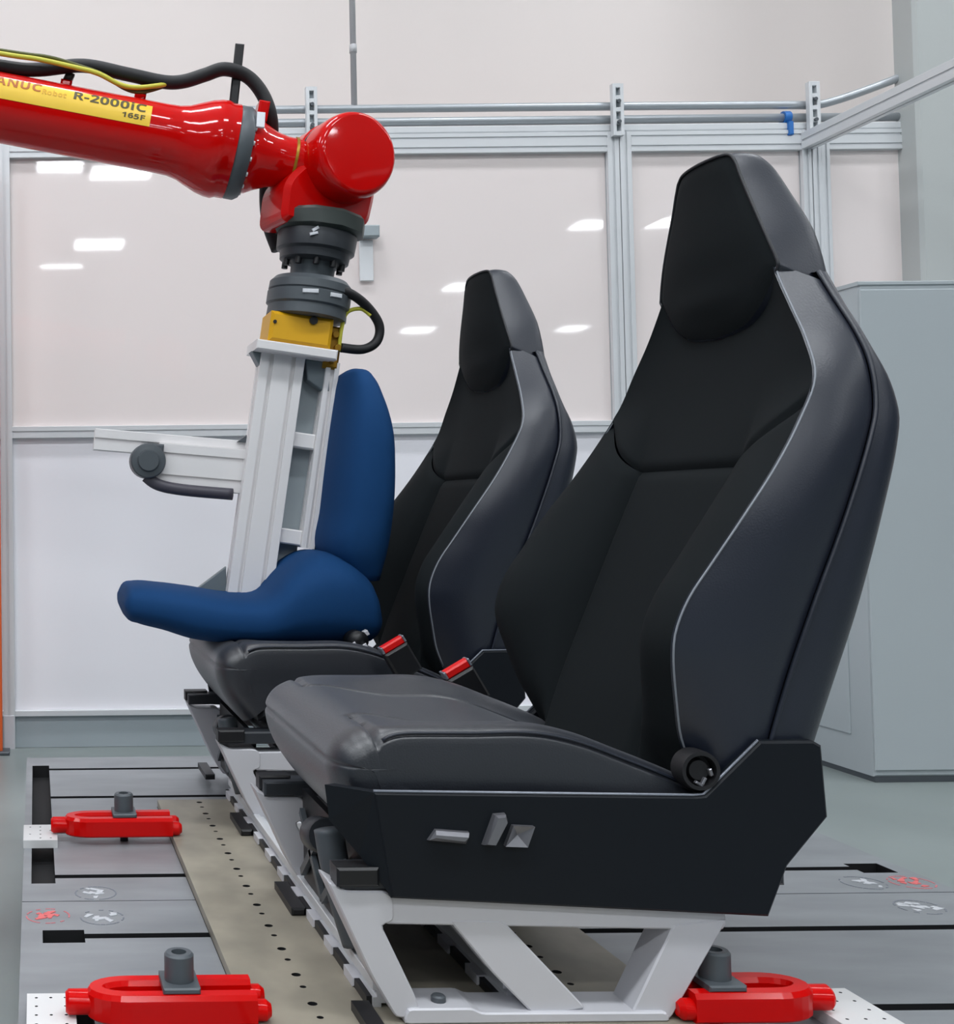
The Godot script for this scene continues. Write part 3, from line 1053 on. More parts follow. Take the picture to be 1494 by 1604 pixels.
func cpoint(s: float, w: float) -> Vector3:
	# w: -1..1 across; beyond 0.86 the surface rolls down the side
	var p := cpath(s)
	var q := cpath(minf(s + 0.004, 1.0)) - cpath(maxf(s - 0.004, 0.0))
	var nrm := Vector2(-q.y, q.x).normalized()     # outward: up, and forward at the nose
	var a := absf(w)
	var zz := 0.0
	var e := 0.0
	var kk := smoothstep(0.40, 0.50, s)             # the nose corner is rounder than the bolster edge
	var a0 := lerpf(0.70, 0.80, kk)
	var er := lerpf(0.034, 0.016, kk)
	if a < a0:
		zz = a * 0.285
	elif a < 0.90:
		var u := (a - a0) / (0.90 - a0) * PI / 2
		zz = a0 * 0.285 + (0.252 - a0 * 0.285) * sin(u)
		e = er * (1.0 - cos(u))
	else:
		zz = 0.252 + 0.003 * sin((a - 0.90) / 0.10 * PI)
		e = er + (a - 0.90) / 0.10 * (0.106 - er)
	# dip of the middle
	var k := smoothstep(0.46, 0.60, s) * (1.0 - smoothstep(0.13, 0.215, zz))
	e += 0.020 * k
	# seams
	var pos := Vector2(zz, s)
	var d := 1.0
	if s > 0.44: d = minf(d, absf(zz - 0.135) )
	if zz > 0.13: d = minf(d, absf(s - 0.445) * 0.5)
	d = minf(d, absf(s - 0.27) * 0.5)
	var deep := 0.003
	if s > 0.44 and (absf(zz - 0.135) < 0.02 or zz > 0.19): deep = 0.006
	e += deep * exp(-pow(d / 0.0045, 2.0))
	if s > 0.45: e += 0.004 * exp(-pow((a - 0.865) / 0.012, 2.0))
	return W(p.x - nrm.x * e, p.y - nrm.y * e, zz * signf(w))

func cushion(t: Node3D) -> void:
	var wi := 0.135 / 0.228 * 0.80
	var parts := [["cushion_centre", 0.0, 1.0, -wi, wi, 50, 36], ["cushion_nose", 0.0, 0.445, wi, 1.0, 44, 30], ["cushion_nose", 0.0, 0.445, -1.0, -wi, 44, 30], ["cushion_bolster", 0.445, 1.0, wi, 1.0, 46, 40], ["cushion_bolster", 0.445, 1.0, -1.0, -wi, 46, 40]]
	for pt in parts:
		var rows := []
		var ns: int = pt[5] * 2
		var nw: int = pt[6]
		for i in ns + 1:
			var r := PackedVector3Array()
			for j in nw + 1:
				r.append(cpoint(lerpf(pt[1], pt[2], float(i) / ns), lerpf(pt[3], pt[4], float(j) / nw)))
			rows.append(r)
		var mb := Mb.new()
		sheet(mb, rows, Vector3(-0.3, 1, 0))
		obj(pt[0], mb, M.cushion, t)
	for s in [1.0, -1.0]:
		var pts := PackedVector3Array()
		for i in 40:
			pts.append(cpoint(lerpf(0.46, 0.90, i / 39.0), 0.862 * s) + Vector3(0, 0.0035, 0.0015 * s))
		var mb := Mb.new()
		tube(mb, pts, 0.0022, 6)
		obj("cushion_welt", mb, M.leather, t)

func near_seat_fittings(t: Node3D) -> void:
	var sh := t.get_node("side_shield")
	var zf := 0.280
	# slide switch: a bar with a slanted front end
	var xf := Transform3D(Basis.IDENTITY, W(0, 0, 0))
	var rows := []
	for k in [[0.0, 0.0], [0.006, 0.0008], [0.011, 0.005]]:
		var z: float = zf + k[0]
		var e: float = k[1]
		rows.append(PackedVector3Array([xf * Vector3(0.4752 + e * 1.6, 0.4478 + e, z), xf * Vector3(0.5217 - e * 0.6, 0.4431 + e, z), xf * Vector3(0.5261 - e * 0.6, 0.4578 - e, z), xf * Vector3(0.485 - e * 0.3, 0.4612 - e, z)]))
	var mb := Mb.new()
	rings_body(mb, rows, -1)
	obj("seat_switch", mb, M.switch, sh)
	rows = []
	for k in [[0.0, 0.0], [0.007, 0.0008], [0.013, 0.003]]:
		var z: float = zf + k[0]
		var e: float = k[1]
		rows.append(PackedVector3Array([xf * Vector3(0.5419 + e, 0.4416 + e, z), xf * Vector3(0.5581 - e, 0.4407 + e, z), xf * Vector3(0.573 - e, 0.4735 - e, z), xf * Vector3(0.571 - e, 0.480 - e, z), xf * Vector3(0.5565 + e, 0.479 - e, z)]))
	mb = Mb.new()
	rings_body(mb, rows, -1)
	obj("recline_switch", mb, M.switch, sh)
	# square lumbar switch, dished to a point
	mb = Mb.new()
	var c := [Vector3(0.5689, 0.4405, zf), Vector3(0.5959, 0.4393, zf), Vector3(0.6053, 0.464, zf), Vector3(0.579, 0.4655, zf)]
	var d := Vector3(0, 0, 0.008)
	var ap := Vector3(0.5860, 0.4530, zf + 0.001)
	var nn := mb.v.size()
	for i in 4:
		var a: Vector3 = c[i]
		var b: Vector3 = c[(i + 1) % 4]
		mb.q(xf * a, xf * b, xf * (b + d), xf * (a + d))
		mb.t(xf * (a + d), xf * (b + d), xf * ap)
		mb.t(xf * b, xf * a, xf * Vector3(0.5860, 0.4530, zf - 0.001))
	mb.close_from(nn)
	obj("lumbar_switch", mb, M.switch, sh)
	# recliner cover with its open ring
	var kc := W(0.814, 0.5275, 0.254)
	mb = Mb.new()
	lathe(mb, [Vector2(0, 0.020), Vector2(0.012, 0.020), Vector2(0.014, 0.012), Vector2(0.018, 0.012), Vector2(0.019, 0.026), Vector2(0.0235, 0.026), Vector2(0.0245, 0.022), Vector2(0.0245, 0.0), Vector2(0, 0)], axis_xf(kc, Vector3(0, 0, 1), Vector3.UP), 32)
	var kn := obj("recliner_cover", mb, M.rubber, t)
	mb = Mb.new()
	box(mb, kc + Vector3(-0.002, -0.016, 0.022), Vector3(0.010, 0.0035, 0.006), 0.001, Basis(Vector3.BACK, -0.6))
	box(mb, kc + Vector3(0.004, -0.013, 0.022), Vector3(0.0035, 0.010, 0.006), 0.001, Basis(Vector3.BACK, -0.5))
	box(mb, kc + Vector3(0.013, -0.002, 0.022), Vector3(0.004, 0.009, 0.006), 0.001, Basis(Vector3.BACK, 0.3))
	obj("recliner_clip", mb, M.switch, kn)

func buckle(seat: Node3D, at: Vector3) -> void:
	# at: world place of the middle of the red button; the stalk leans forward
	var o := at - seat.position
	var bs := Basis(Vector3.BACK, 0.52)
	var mb := Mb.new()
	box(mb, o + bs * Vector3(0.0, -0.036, 0), Vector3(0.050, 0.058, 0.030), 0.004, bs)
	var b := obj("buckle", mb, M.black, seat)
	mb = Mb.new()
	box(mb, o, Vector3(0.046, 0.015, 0.022), 0.003, bs)
	obj("red_release_button", mb, M.buckle_red, b)
	mb = Mb.new()
	for s in [-1.0, 1.0]:
		mb = Mb.new()
		box(mb, o + bs * Vector3(s * 0.0235, 0.001, 0), Vector3(0.004, 0.013, 0.024), 0.001, bs)
		obj("button_rim", mb, M.trim, b)
	mb = Mb.new()
	box(mb, o + Vector3(0.045, -0.115, 0), Vector3(0.042, 0.13, 0.012), 0.003, Basis(Vector3.BACK, 0.45))
	obj("buckle_stalk", mb, M.black, b)

# ---------------------------------------------------------------- dummy
func dummy() -> void:
	var o := Vector3(0.55, 0.55, -2.66)
	var t := thing("test_dummy", o, "blue cloth-covered test dummy, pelvis and back shell, sitting on the far seat", "test dummy")
	# pelvis and thighs: [x, top, bottom, half width]
	var P := [[0.186, 0.672, 0.640, 0.125], [0.194, 0.690, 0.622, 0.140], [0.215, 0.697, 0.612, 0.150], [0.27, 0.694, 0.597, 0.160], [0.33, 0.686, 0.578, 0.165], [0.43, 0.671, 0.567, 0.175], [0.485, 0.677, 0.565, 0.180], [0.520, 0.714, 0.564, 0.185], [0.553, 0.744, 0.563, 0.187], [0.595, 0.762, 0.562, 0.187], [0.64, 0.756, 0.562, 0.183], [0.68, 0.730, 0.563, 0.172], [0.708, 0.692, 0.572, 0.155], [0.722, 0.645, 0.59, 0.12]]
	var rows := []
	for i in 56:
		var x: float = lerpf(0.186, 0.722, i / 55.0)
		if i < 10: x = 0.186 + 0.05 * pow(i / 10.0, 1.6)
		else: x = lerpf(0.236, 0.722, (i - 10) / 45.0)
		var top := ip(P, x, 1)
		var bot := ip(P, x, 2)
		var hw := ip(P, x, 3)
		var r := PackedVector3Array()
		for j in 40:
			var a := TAU * j / 40
			var c := cos(a)
			var s := sin(a)
			var y := (top + bot) / 2 + (top - bot) / 2 * signf(s) * pow(absf(s), 0.75)
			var zz := hw * signf(c) * pow(absf(c), 0.62)
			r.append(Vector3(x, y, o.z + zz) - o)
		rows.append(r)
	var mb := Mb.new()
	rings_body(mb, rows, 1)
	var pel := obj("pelvis", mb, M.blue_cloth, t)
	# back shell: [y, front x, rear x, half width]
	var Bk := [[0.70, 0.655, 0.735, 0.12], [0.765, 0.617, 0.752, 0.150], [0.85, 0.628, 0.764, 0.162], [0.94, 0.640, 0.768, 0.165], [1.02, 0.652, 0.764, 0.160], [1.09, 0.664, 0.746, 0.14], [1.13, 0.672, 0.730, 0.115], [1.148, 0.680, 0.717, 0.085], [1.155, 0.690, 0.706, 0.04]]
	rows = []
	for i in 46:
		var y := lerpf(0.70, 1.155, 1.0 - pow(1.0 - i / 45.0, 1.5))
		var xf := ip(Bk, y, 1)
		var xr := ip(Bk, y, 2)
		var hw := ip(Bk, y, 3)
		var r := PackedVector3Array()
		for j in 40:
			var a := TAU * j / 40
			var c := cos(a)
			var s := sin(a)
			var x := (xf + xr) / 2 + (xr - xf) / 2 * signf(c) * pow(absf(c), 0.7)
			r.append(Vector3(x, y, o.z + hw * signf(s) * pow(absf(s), 0.8)) - o)
		rows.append(r)
	mb = Mb.new()
	rings_body(mb, rows, 1)
	obj("back_shell", mb, M.blue_cloth, t)
	# hip joint fittings
	mb = Mb.new()
	bar(mb, Vector3(0.10, 0.035, 0.16), Vector3(0.10, 0.035, 0.205), 0.020, 16)
	var hj := obj("hip_joint", mb, M.black, t)
	mb = Mb.new()
	for k in [Vector3(0.118, 0.05, 0.19), Vector3(0.112, 0.025, 0.2), Vector3(0.09, 0.028, 0.2)]:
		box(mb, k, Vector3(0.008, 0.010, 0.02), 0.001, Basis(Vector3.BACK, 0.5))
	obj("steel_pin", mb, M.white_metal, hj)

# ---------------------------------------------------------------- robot and its tool
const RZ := -2.70

func robot() -> void:
	var o := Vector3(-1.55, 0, RZ)
	var t := thing("industrial_robot", o, "large glossy red industrial robot arm reaching in from the left", "robot")
	var A := Vector3(-0.9, 1.9305, RZ) - o
	var dir := Vector3(0.98, -0.2, 0).normalized()
	var xf := axis_xf(A, dir)
	var L0 := func(x: float) -> float: return (x + 0.9) / dir.x     # distance along the axis for a world x
	var e: float = L0.call(0.32)
	var mb := Mb.new()
	lathe(mb, [Vector2(0, 0), Vector2(0.076, 0), Vector2(0.0765, e - 0.03), Vector2(0.0775, e), Vector2(0.082, e + 0.022), Vector2(0.092, e + 0.045), Vector2(0.102, e + 0.07), Vector2(0.107, e + 0.09), Vector2(0.108, e + 0.105), Vector2(0.104, e + 0.115), Vector2(0.104, e + 0.132), Vector2(0, e + 0.132)], xf, 64)
	var fore := obj("forearm", mb, M.red, t)
	# dark ring of the wrist roll joint
	mb = Mb.new()
	lathe(mb, [Vector2(0, e + 0.132), Vector2(0.101, e + 0.132), Vector2(0.103, e + 0.136), Vector2(0.103, e + 0.156), Vector2(0.096, e + 0.166), Vector2(0, e + 0.166)], xf, 64)
	var ring := obj("joint_ring", mb, M.grey_iron, t)
	for k in 16:
		var a := TAU * k / 16
		mb = Mb.new()
		lathe(mb, [Vector2(0, 0.006), Vector2(0.005, 0.006), Vector2(0.005, 0), Vector2(0, 0)], axis_xf(xf * Vector3(cos(a) * 0.088, e + 0.164, sin(a) * 0.088), dir), 8)
		obj("bolt", mb, M.alu, ring)
	mb = Mb.new()
	lathe(mb, [Vector2(0, e + 0.166), Vector2(0.084, e + 0.166), Vector2(0.084, e + 0.178), Vector2(0.074, e + 0.196), Vector2(0.062, e + 0.222), Vector2(0.056, e + 0.25), Vector2(0.056, e + 0.34), Vector2(0, e + 0.34)], xf, 48)
	obj("wrist_neck", mb, M.red, t)
	mb = Mb.new()
	box(mb, Vector3(0.515, 1.735, RZ + 0.02) - o, Vector3(0.024, 0.045, 0.05), 0.004, Basis(Vector3.BACK, -0.2))
	obj("cable_lug", mb, M.red, t)
	mb = Mb.new()
	box(mb, Vector3(0.501, 1.700, RZ + 0.083) - o, Vector3(0.018, 0.038, 0.006), 0.001, Basis(Vector3.BACK, -0.12) * Basis(Vector3.RIGHT, -0.25))
	obj("white_tag", mb, M.sticker_white, t)
	for k in [[0.585, 0.053, 1.652], [0.625, 0.058, 1.655]]:
		mb = Mb.new()
		lathe(mb, [Vector2(0.05, -0.003), Vector2(0.0585, -0.003), Vector2(0.0585, 0.003), Vector2(0.05, 0.003)], axis_xf(xf * Vector3(0, L0.call(k[0]), 0), dir), 40)
		obj("yellow_band", mb, M.brass, t)
	# wrist: drum about an axis turned a little to the right, and the housing below it
	var ax := Vector3(sin(0.29), 0.02, cos(0.29)).normalized()
	var wc := Vector3(0.690, 1.622, RZ + 0.02) - o
	mb = Mb.new()
	lathe(mb, [Vector2(0, 0.078), Vector2(0.081, 0.078), Vector2(0.084, 0.0776), Vector2(0.090, 0.073), Vector2(0.0945, 0.062), Vector2(0.0965, 0.045), Vector2(0.0965, 0.0), Vector2(0.092, -0.006), Vector2(0.092, -0.014), Vector2(0.098, -0.02), Vector2(0.098, -0.085), Vector2(0.085, -0.10), Vector2(0, -0.10)], axis_xf(wc, ax, Vector3.UP), 64)
	obj("wrist_drum", mb, M.red, t)
	mb = Mb.new()
	lathe(mb, [Vector2(0.088, -0.0125), Vector2(0.0955, -0.0125), Vector2(0.0955, -0.007), Vector2(0.088, -0.007)], axis_xf(wc, ax, Vector3.UP), 64)
	obj("drum_groove_ring", mb, M.dark_iron, t)
	var tilt := Basis(Vector3.BACK, -0.13)
	var wx := Transform3D(Basis(Vector3.UP, 0.29) * Basis.IDENTITY, wc)
	mb = Mb.new()
	prism(mb, rounded(PackedVector2Array([Vector2(-0.142, -0.05), Vector2(-0.10, -0.01), Vector2(-0.03, 0.03), Vector2(0.075, 0.0), Vector2(0.084, -0.06), Vector2(0.062, -0.142), Vector2(-0.155, -0.142)]), 0.025, 5), -0.11, 0.014, 0.012, wx, false)
	obj("wrist_housing", mb, M.red, t)
	# label on the forearm: a yellow strip bent round the tube
	var lab := Mb.new()
	var rows := []
	for i in 25:
		var x := lerpf(-0.30, 0.259, i / 24.0)
		var r := PackedVector3Array()
		for j in 13:
			r.append(on_arm(xf, L0.call(x), lerpf(-0.004, 0.050, j / 12.0), 0.0006))
		rows.append(r)
	sheet(lab, rows, Vector3(0, 0.3, 1))
	var lb := obj("label_strip", lab, M.label_yellow, fore)
	arm_text(lb, xf, "FANUC", L0.call(-0.104), 0.020, 0.0225, M.letter_tan, 1.19)
	arm_text(lb, xf, "Robot", L0.call(0.018), 0.020, 0.0135, M.letter_pale, 1.05)
	arm_text(lb, xf, "R-2000iC", L0.call(0.0845), 0.019, 0.0225, M.letter_dark, 1.30)
	arm_text(lb, xf, "165F", L0.call(0.196), 0.003, 0.0115, M.letter_dark, 1.5)
	# red clip bases with black straps on top of the forearm
	for x in [0.066, 0.232]:
		var p := on_arm(xf, L0.call(x), 0.075, 0.0)
		mb = Mb.new()
		box(mb, p + Vector3(0, 0.012, -0.055), Vector3(0.026, 0.034, 0.03), 0.005, Basis(Vector3.BACK, -0.2))
		var cb := obj("cable_clip", mb, M.red, fore)
		mb = Mb.new()
		box(mb, p + Vector3(0.008, 0.036, -0.055), Vector3(0.02, 0.022, 0.022), 0.004, Basis(Vector3.BACK, -0.45))
		obj("strap", mb, M.black, cb)
	mb = Mb.new()
	box(mb, Vector3(0.464, 1.828, RZ) - o, Vector3(0.02, 0.145, 0.012), 0.003, Basis(Vector3.BACK, -0.12))
	obj("cable_bracket", mb, M.black, t)
	# flange stack below the wrist, leaning with the tool
	var dn := Vector3(-0.155, -0.988, 0).normalized()
	var fx := axis_xf(Vector3(0.643, 1.487, RZ) - o, dn)
	mb = Mb.new()
	lathe(mb, [Vector2(0, -0.02), Vector2(0.095, -0.02), Vector2(0.103, -0.012), Vector2(0.103, 0.018), Vector2(0.09, 0.024), Vector2(0, 0.024)], fx, 10)
	obj("mount_collar", mb, mat(Color(0.20, 0.23, 0.22), 0.5, 0.1), t)
	mb = Mb.new()
	lathe(mb, [Vector2(0, 0.02), Vector2(0.086, 0.02), Vector2(0.088, 0.028), Vector2(0.086, 0.062), Vector2(0.078, 0.067), Vector2(0.076, 0.084), Vector2(0.066, 0.09), Vector2(0, 0.09)], fx, 48)
	var fl := obj("tool_flange", mb, M.dark_iron, t)
	for k in 10:
		var a := TAU * k / 10 + 0.2
		mb = Mb.new()
		lathe(mb, [Vector2(0, 0.016), Vector2(0.007, 0.016), Vector2(0.007, 0), Vector2(0, 0)], axis_xf(fx * Vector3(cos(a) * 0.064, 0.086, sin(a) * 0.064), dn), 8)
		obj("bolt", mb, M.black, fl)
	mb = Mb.new()
	box(mb, fx * Vector3(0.0, 0.036, 0) + Vector3(-0.022, 0.008, 0.0865), Vector3(0.016, 0.007, 0.004), 0.001, Basis(Vector3.BACK, 0.5))
	box(mb, fx * Vector3(0.0, 0.036, 0) + Vector3(-0.026, -0.002, 0.0865), Vector3(0.018, 0.006, 0.004), 0.001, Basis(Vector3.BACK, 0.2))
	obj("white_mark", mb, M.sticker_white, fl)
	# rest of the robot, outside the picture
	mb = Mb.new()
	lathe(mb, [Vector2(0, -0.22), Vector2(0.16, -0.22), Vector2(0.18, -0.2), Vector2(0.18, 0.2), Vector2(0.16, 0.22), Vector2(0, 0.22)], axis_xf(Vector3(-1.05, 1.96, RZ) - o, Vector3(0, 0, 1), Vector3.UP), 40)
	obj("elbow_joint", mb, M.red, t)
	mb = Mb.new()
	prism(mb, rounded(PackedVector2Array([Vector2(-1.72, 0.7), Vector2(-1.40, 0.7), Vector2(-0.92, 1.92), Vector2(-1.16, 2.02)]), 0.05, 4), -0.10, 0.06, 0.02, Transform3D(Basis.IDENTITY, Vector3(-o.x, 0, 0)))
	obj("upper_arm", mb, M.red, t)
	mb = Mb.new()
	lathe(mb, [Vector2(0, 0.0), Vector2(0.34, 0.0), Vector2(0.34, 0.08), Vector2(0.26, 0.12), Vector2(0.25, 0.42), Vector2(0.30, 0.5), Vector2(0.30, 0.80), Vector2(0.2, 0.88), Vector2(0, 0.88)], Transform3D.IDENTITY, 40)
	obj("base", mb, M.red, t)
	cables()

func on_arm(xf: Transform3D, l: float, up: float, lift: float) -> Vector3:
	var a: float = up / 0.0765
	var r := 0.0768 + lift
	# local x of xf is horizontal or vertical: find the two directions
	var toward := Vector3(0, 0, 1)
	var y := xf.basis.y
	var vert := toward.cross(y).normalized()
	if vert.y < 0.0: vert = -vert
	return xf.origin + y * l + (toward * cos(a) + vert * sin(a)) * r

func arm_text(parent: Node, xf: Transform3D, txt: String, l: float, up: float, height: float, m: Material, stretch: float) -> void:
	var tm := TextMesh.new()
	var f := SystemFont.new()
	f.font_names = PackedStringArray(["Droid Sans"])
	f.font_weight = 700
	tm.font = f
	tm.text = txt
	tm.font_size = 64
	tm.pixel_size = height / 46.0
	tm.depth = 0.004
	tm.curve_step = 4.0
	tm.horizontal_alignment = HORIZONTAL_ALIGNMENT_LEFT
	tm.vertical_alignment = VERTICAL_ALIGNMENT_BOTTOM
	var arr := tm.get_mesh_arrays()
	var src: PackedVector3Array = arr[Mesh.ARRAY_VERTEX]
	var idx: PackedInt32Array = arr[Mesh.ARRAY_INDEX]
	var mb := Mb.new()
	if idx.size() == 0:
		for i in src.size(): idx.append(i)
	for i in range(0, idx.size(), 3):
		var q := []
		for k in 3:
			var p := src[idx[i + k]]
			q.append(on_arm(xf, l + p.x * stretch, up + p.y, 0.0014 if p.z > 0.0 else 0.0003))
		mb.t(q[0], q[1], q[2])
	var o := obj("lettering", mb, m, parent)
	o.set_meta("label", "lettering reading " + txt)

func cables() -> void:
	var z := RZ + 0.005
	var mb := Mb.new()
	tube(mb, curve([Vector3(-0.9, 2.06, z), Vector3(-0.3, 1.90, z), Vector3(-0.06, 1.852, z), Vector3(0.02, 1.845, z), Vector3(0.119, 1.853, z), Vector3(0.219, 1.832, z), Vector3(0.30, 1.814, z), Vector3(0.345, 1.815, z), Vector3(0.392, 1.829, z), Vector3(0.435, 1.838, z + 0.01), Vector3(0.485, 1.826, z), Vector3(0.518, 1.789, z), Vector3(0.537, 1.738, z), Vector3(0.545, 1.688, z - 0.03), Vector3(0.545, 1.60, z - 0.10), Vector3(0.548, 1.52, z - 0.10), Vector3(0.565, 1.45, z - 0.08)], 8), 0.0155, 14)
	tag(obj("dress_cable", mb, M.rubber), "thick black cable running along the top of the red robot forearm", "cable")
	mb = Mb.new()
	tube(mb, curve([Vector3(-0.9, 2.07, z + 0.02), Vector3(-0.3, 1.915, z + 0.03), Vector3(-0.06, 1.870, z + 0.03), Vector3(0.02, 1.857, z + 0.03), Vector3(0.10, 1.838, z + 0.03), Vector3(0.15, 1.824, z + 0.03), Vector3(0.20, 1.800, z + 0.025), Vector3(0.235, 1.795, z + 0.02), Vector3(0.28, 1.800, z + 0.015), Vector3(0.32, 1.812, z)], 8), 0.0055, 10)
	tag(obj("signal_cable", mb, M.cable_yellow), "thin yellow cable sagging between the two red clips on the forearm", "cable")
	mb = Mb.new()
	tube(mb, curve([Vector3(-0.9, 2.085, z + 0.01), Vector3(-0.3, 1.925, z + 0.02), Vector3(-0.04, 1.878, z + 0.02), Vector3(0.04, 1.866, z + 0.02), Vector3(0.10, 1.848, z + 0.02), Vector3(0.16, 1.826, z + 0.02), Vector3(0.21, 1.795, z + 0.015), Vector3(0.25, 1.788, z + 0.01), Vector3(0.30, 1.804, z)], 8), 0.0045, 8)
	tag(obj("signal_cable", mb, mat(Color(0.33, 0.34, 0.12), 0.5)), "thin olive cable lying above the yellow cable on the forearm", "cable")
	# loop beside the tool changer
	z = RZ + 0.03
	mb = Mb.new()
	tube(mb, curve([Vector3(0.655, 1.335, z + 0.03), Vector3(0.700, 1.322, z + 0.02), Vector3(0.741, 1.296, z), Vector3(0.768, 1.258, z - 0.01), Vector3(0.762, 1.222, z - 0.01), Vector3(0.728, 1.203, z), Vector3(0.68, 1.207, z)], 8), 0.0105, 12)
	tag(obj("loop_cable", mb, M.rubber), "short thick black cable looping out beside the yellow tool changer", "cable")
	mb = Mb.new()
	tube(mb, curve([Vector3(0.675, 1.20, z), Vector3(0.682, 1.25, z), Vector3(0.695, 1.285, z), Vector3(0.725, 1.293, z), Vector3(0.747, 1.278, z)], 8), 0.0045, 8)
	tag(obj("loop_wire", mb, M.cable_yellow), "thin yellow wire looping inside the black cable loop", "cable")

func tool_frame() -> void:
	var dn := Vector3(-0.155, -0.988, 0).normalized()
	var rt := Vector3(0.988, -0.155, 0).normalized()
	var org := Vector3(0.643, 1.487, RZ)
	var t := thing("robot_tool", Vector3(0.50, 0.68, RZ), "white aluminium profile column with grey coupling and yellow changer hanging from the robot", "robot tool")
	var o := t.position
	var fx := axis_xf(org - o, dn)
	var P := func(r: float, d: float, z: float) -> Vector3: return org + rt * r + dn * d + Vector3(0, 0, z) - o
	var mb := Mb.new()
	lathe(mb, [Vector2(0, 0.088), Vector2(0.054, 0.088), Vector2(0.049, 0.096), Vector2(0.048, 0.124), Vector2(0.054, 0.130), Vector2(0, 0.13)], fx, 40)
	obj("neck", mb, M.grey_iron, t)
	mb = Mb.new()
	lathe(mb, [Vector2(0, 0.125), Vector2(0.080, 0.127), Vector2(0.090, 0.138), Vector2(0.091, 0.155), Vector2(0.088, 0.158), Vector2(0.092, 0.161), Vector2(0.092, 0.187), Vector2(0.087, 0.191), Vector2(0.088, 0.213), Vector2(0.08, 0.216), Vector2(0, 0.216)], fx, 56)
	var cp := obj("force_sensor", mb, M.grey_iron, t)
	for k in [[-0.016, 0.034], [0.042, 0.03]]:
		mb = Mb.new()
		var rr: float = k[0]
		box(mb, P.call(rr, 0.168, sqrt(0.0925 * 0.0925 - rr * rr)), Vector3(k[1], 0.009, 0.004), 0.001, Basis(Vector3.BACK, -0.08) * Basis(Vector3.UP, rr / 0.0925))
		obj("white_label", mb, M.sticker_white, cp)
	var tb := Basis(rt, -dn, Vector3(0, 0, 1))
	mb = Mb.new()
	box(mb, P.call(-0.018, 0.249, 0.0), Vector3(0.138, 0.068, 0.12), 0.008, tb)
	var ch := obj("tool_changer", mb, M.yellow, t)
	mb = Mb.new()
	lathe(mb, [Vector2(0, 0.006), Vector2(0.009, 0.006), Vector2(0.009, 0), Vector2(0, 0)], axis_xf(P.call(0.005, 0.226, 0.06), Vector3(0, 0, 1), Vector3.UP), 14)
	lathe(mb, [Vector2(0, 0.004), Vector2(0.004, 0.004), Vector2(0.004, 0), Vector2(0, 0)], axis_xf(P.call(-0.078, 0.24, 0.06), Vector3(0, 0, 1), Vector3.UP), 10)
	obj("latch_hole", mb, M.black, ch)
	mb = Mb.new()
	box(mb, P.call(0.064, 0.272, -0.02), Vector3(0.034, 0.095, 0.09), 0.005, tb)
	for k in 3:
		lathe(mb, [Vector2(0, 0.012), Vector2(0.007, 0.012), Vector2(0.008, 0), Vector2(0, 0)], axis_xf(P.call(0.064 + (k % 2) * 0.008, 0.244 + k * 0.028, 0.025), Vector3(0, 0, 1), Vector3.UP), 12)
	obj("air_coupling", mb, M.brass, ch)
	mb = Mb.new()
	box(mb, P.call(-0.022, 0.294, 0.0), Vector3(0.178, 0.022, 0.13), 0.003, tb)
	obj("top_plate", mb, M.column, t)
	# the two uprights and their rungs
	var top := 0.304
	for k in [[-0.0425, 0.098, 0.05, 2, 0.84], [0.070, 0.030, 0.045, 1, 0.72]]:
		mb = Mb.new()
		var a: Vector3 = P.call(k[0], top, 0.0)
		var b: Vector3 = P.call(k[0], k[4], 0.0)
		var zz := (b - a).normalized()
		profile(mb, k[1], k[2], (b - a).length(), k[3], 1, Transform3D(Basis(rt, zz.cross(rt), zz), (a + b) / 2), 0.008)
		obj("upright", mb, M.column, t)
	for d in [0.485, 0.70]:
		mb = Mb.new()
		box(mb, P.call(0.03, d, -0.004), Vector3(0.052, 0.034, 0.036), 0.003, tb)
		obj("rung", mb, M.column, t)
	mb = Mb.new()
	box(mb, P.call(0.03, 0.56, -0.03), Vector3(0.056, 0.50, 0.006), 0.001, tb)
	obj("back_plate", mb, M.kick, t)
	mb = Mb.new()
	prism(mb, PackedVector2Array([Vector2(0, 0), Vector2(0.056, 0), Vector2(0.064, -0.065), Vector2(0.05, -0.065), Vector2(0.012, -0.045)]), -0.02, 0.015, 0.002, Transform3D(tb, P.call(0.008, 0.305, 0.0)))
	var gm := mat(Color(0.45, 0.49, 0.51), 0.45, 0.3)
	obj("gusset", mb, gm, t)
	mb = Mb.new()
	prism(mb, PackedVector2Array([Vector2(0, 0), Vector2(-0.022, 0), Vector2(0, -0.03)]), -0.02, 0.02, 0.002, Transform3D(tb, P.call(-0.091, 0.305, 0.0)))
	obj("gusset", mb, gm, t)
	# side arm to the left with its round knuckle
	var sd := Vector3(0.995, -0.095, 0).normalized()
	var sb := Basis(sd, Vector3(0, 0, 1).cross(sd), Vector3(0, 0, 1))
	mb = Mb.new()
	var sx := Transform3D(Basis(Vector3(0, 0, -1), sb.y, sd), Vector3(0.305, 0.998, RZ - 0.045) - o)
	profile(mb, 0.04, 0.048, 0.34, 1, 1, sx, 0.006)
	var arm := obj("side_arm", mb, M.column, t)
	mb = Mb.new()
	sx.origin = Vector3(0.375, 0.945, RZ - 0.03) - o
	profile(mb, 0.05, 0.098, 0.20, 1, 2, sx, 0.006)
	obj("lower_profile", mb, M.column, arm)
	mb = Mb.new()
	lathe(mb, [Vector2(0, 0.03), Vector2(0.022, 0.03), Vector2(0.025, 0.024), Vector2(0.036, 0.022), Vector2(0.039, 0.018), Vector2(0.039, -0.03), Vector2(0, -0.03)], axis_xf(Vector3(0.252, 0.962, RZ + 0.0) - o, Vector3(0, 0, 1), Vector3.UP), 32)
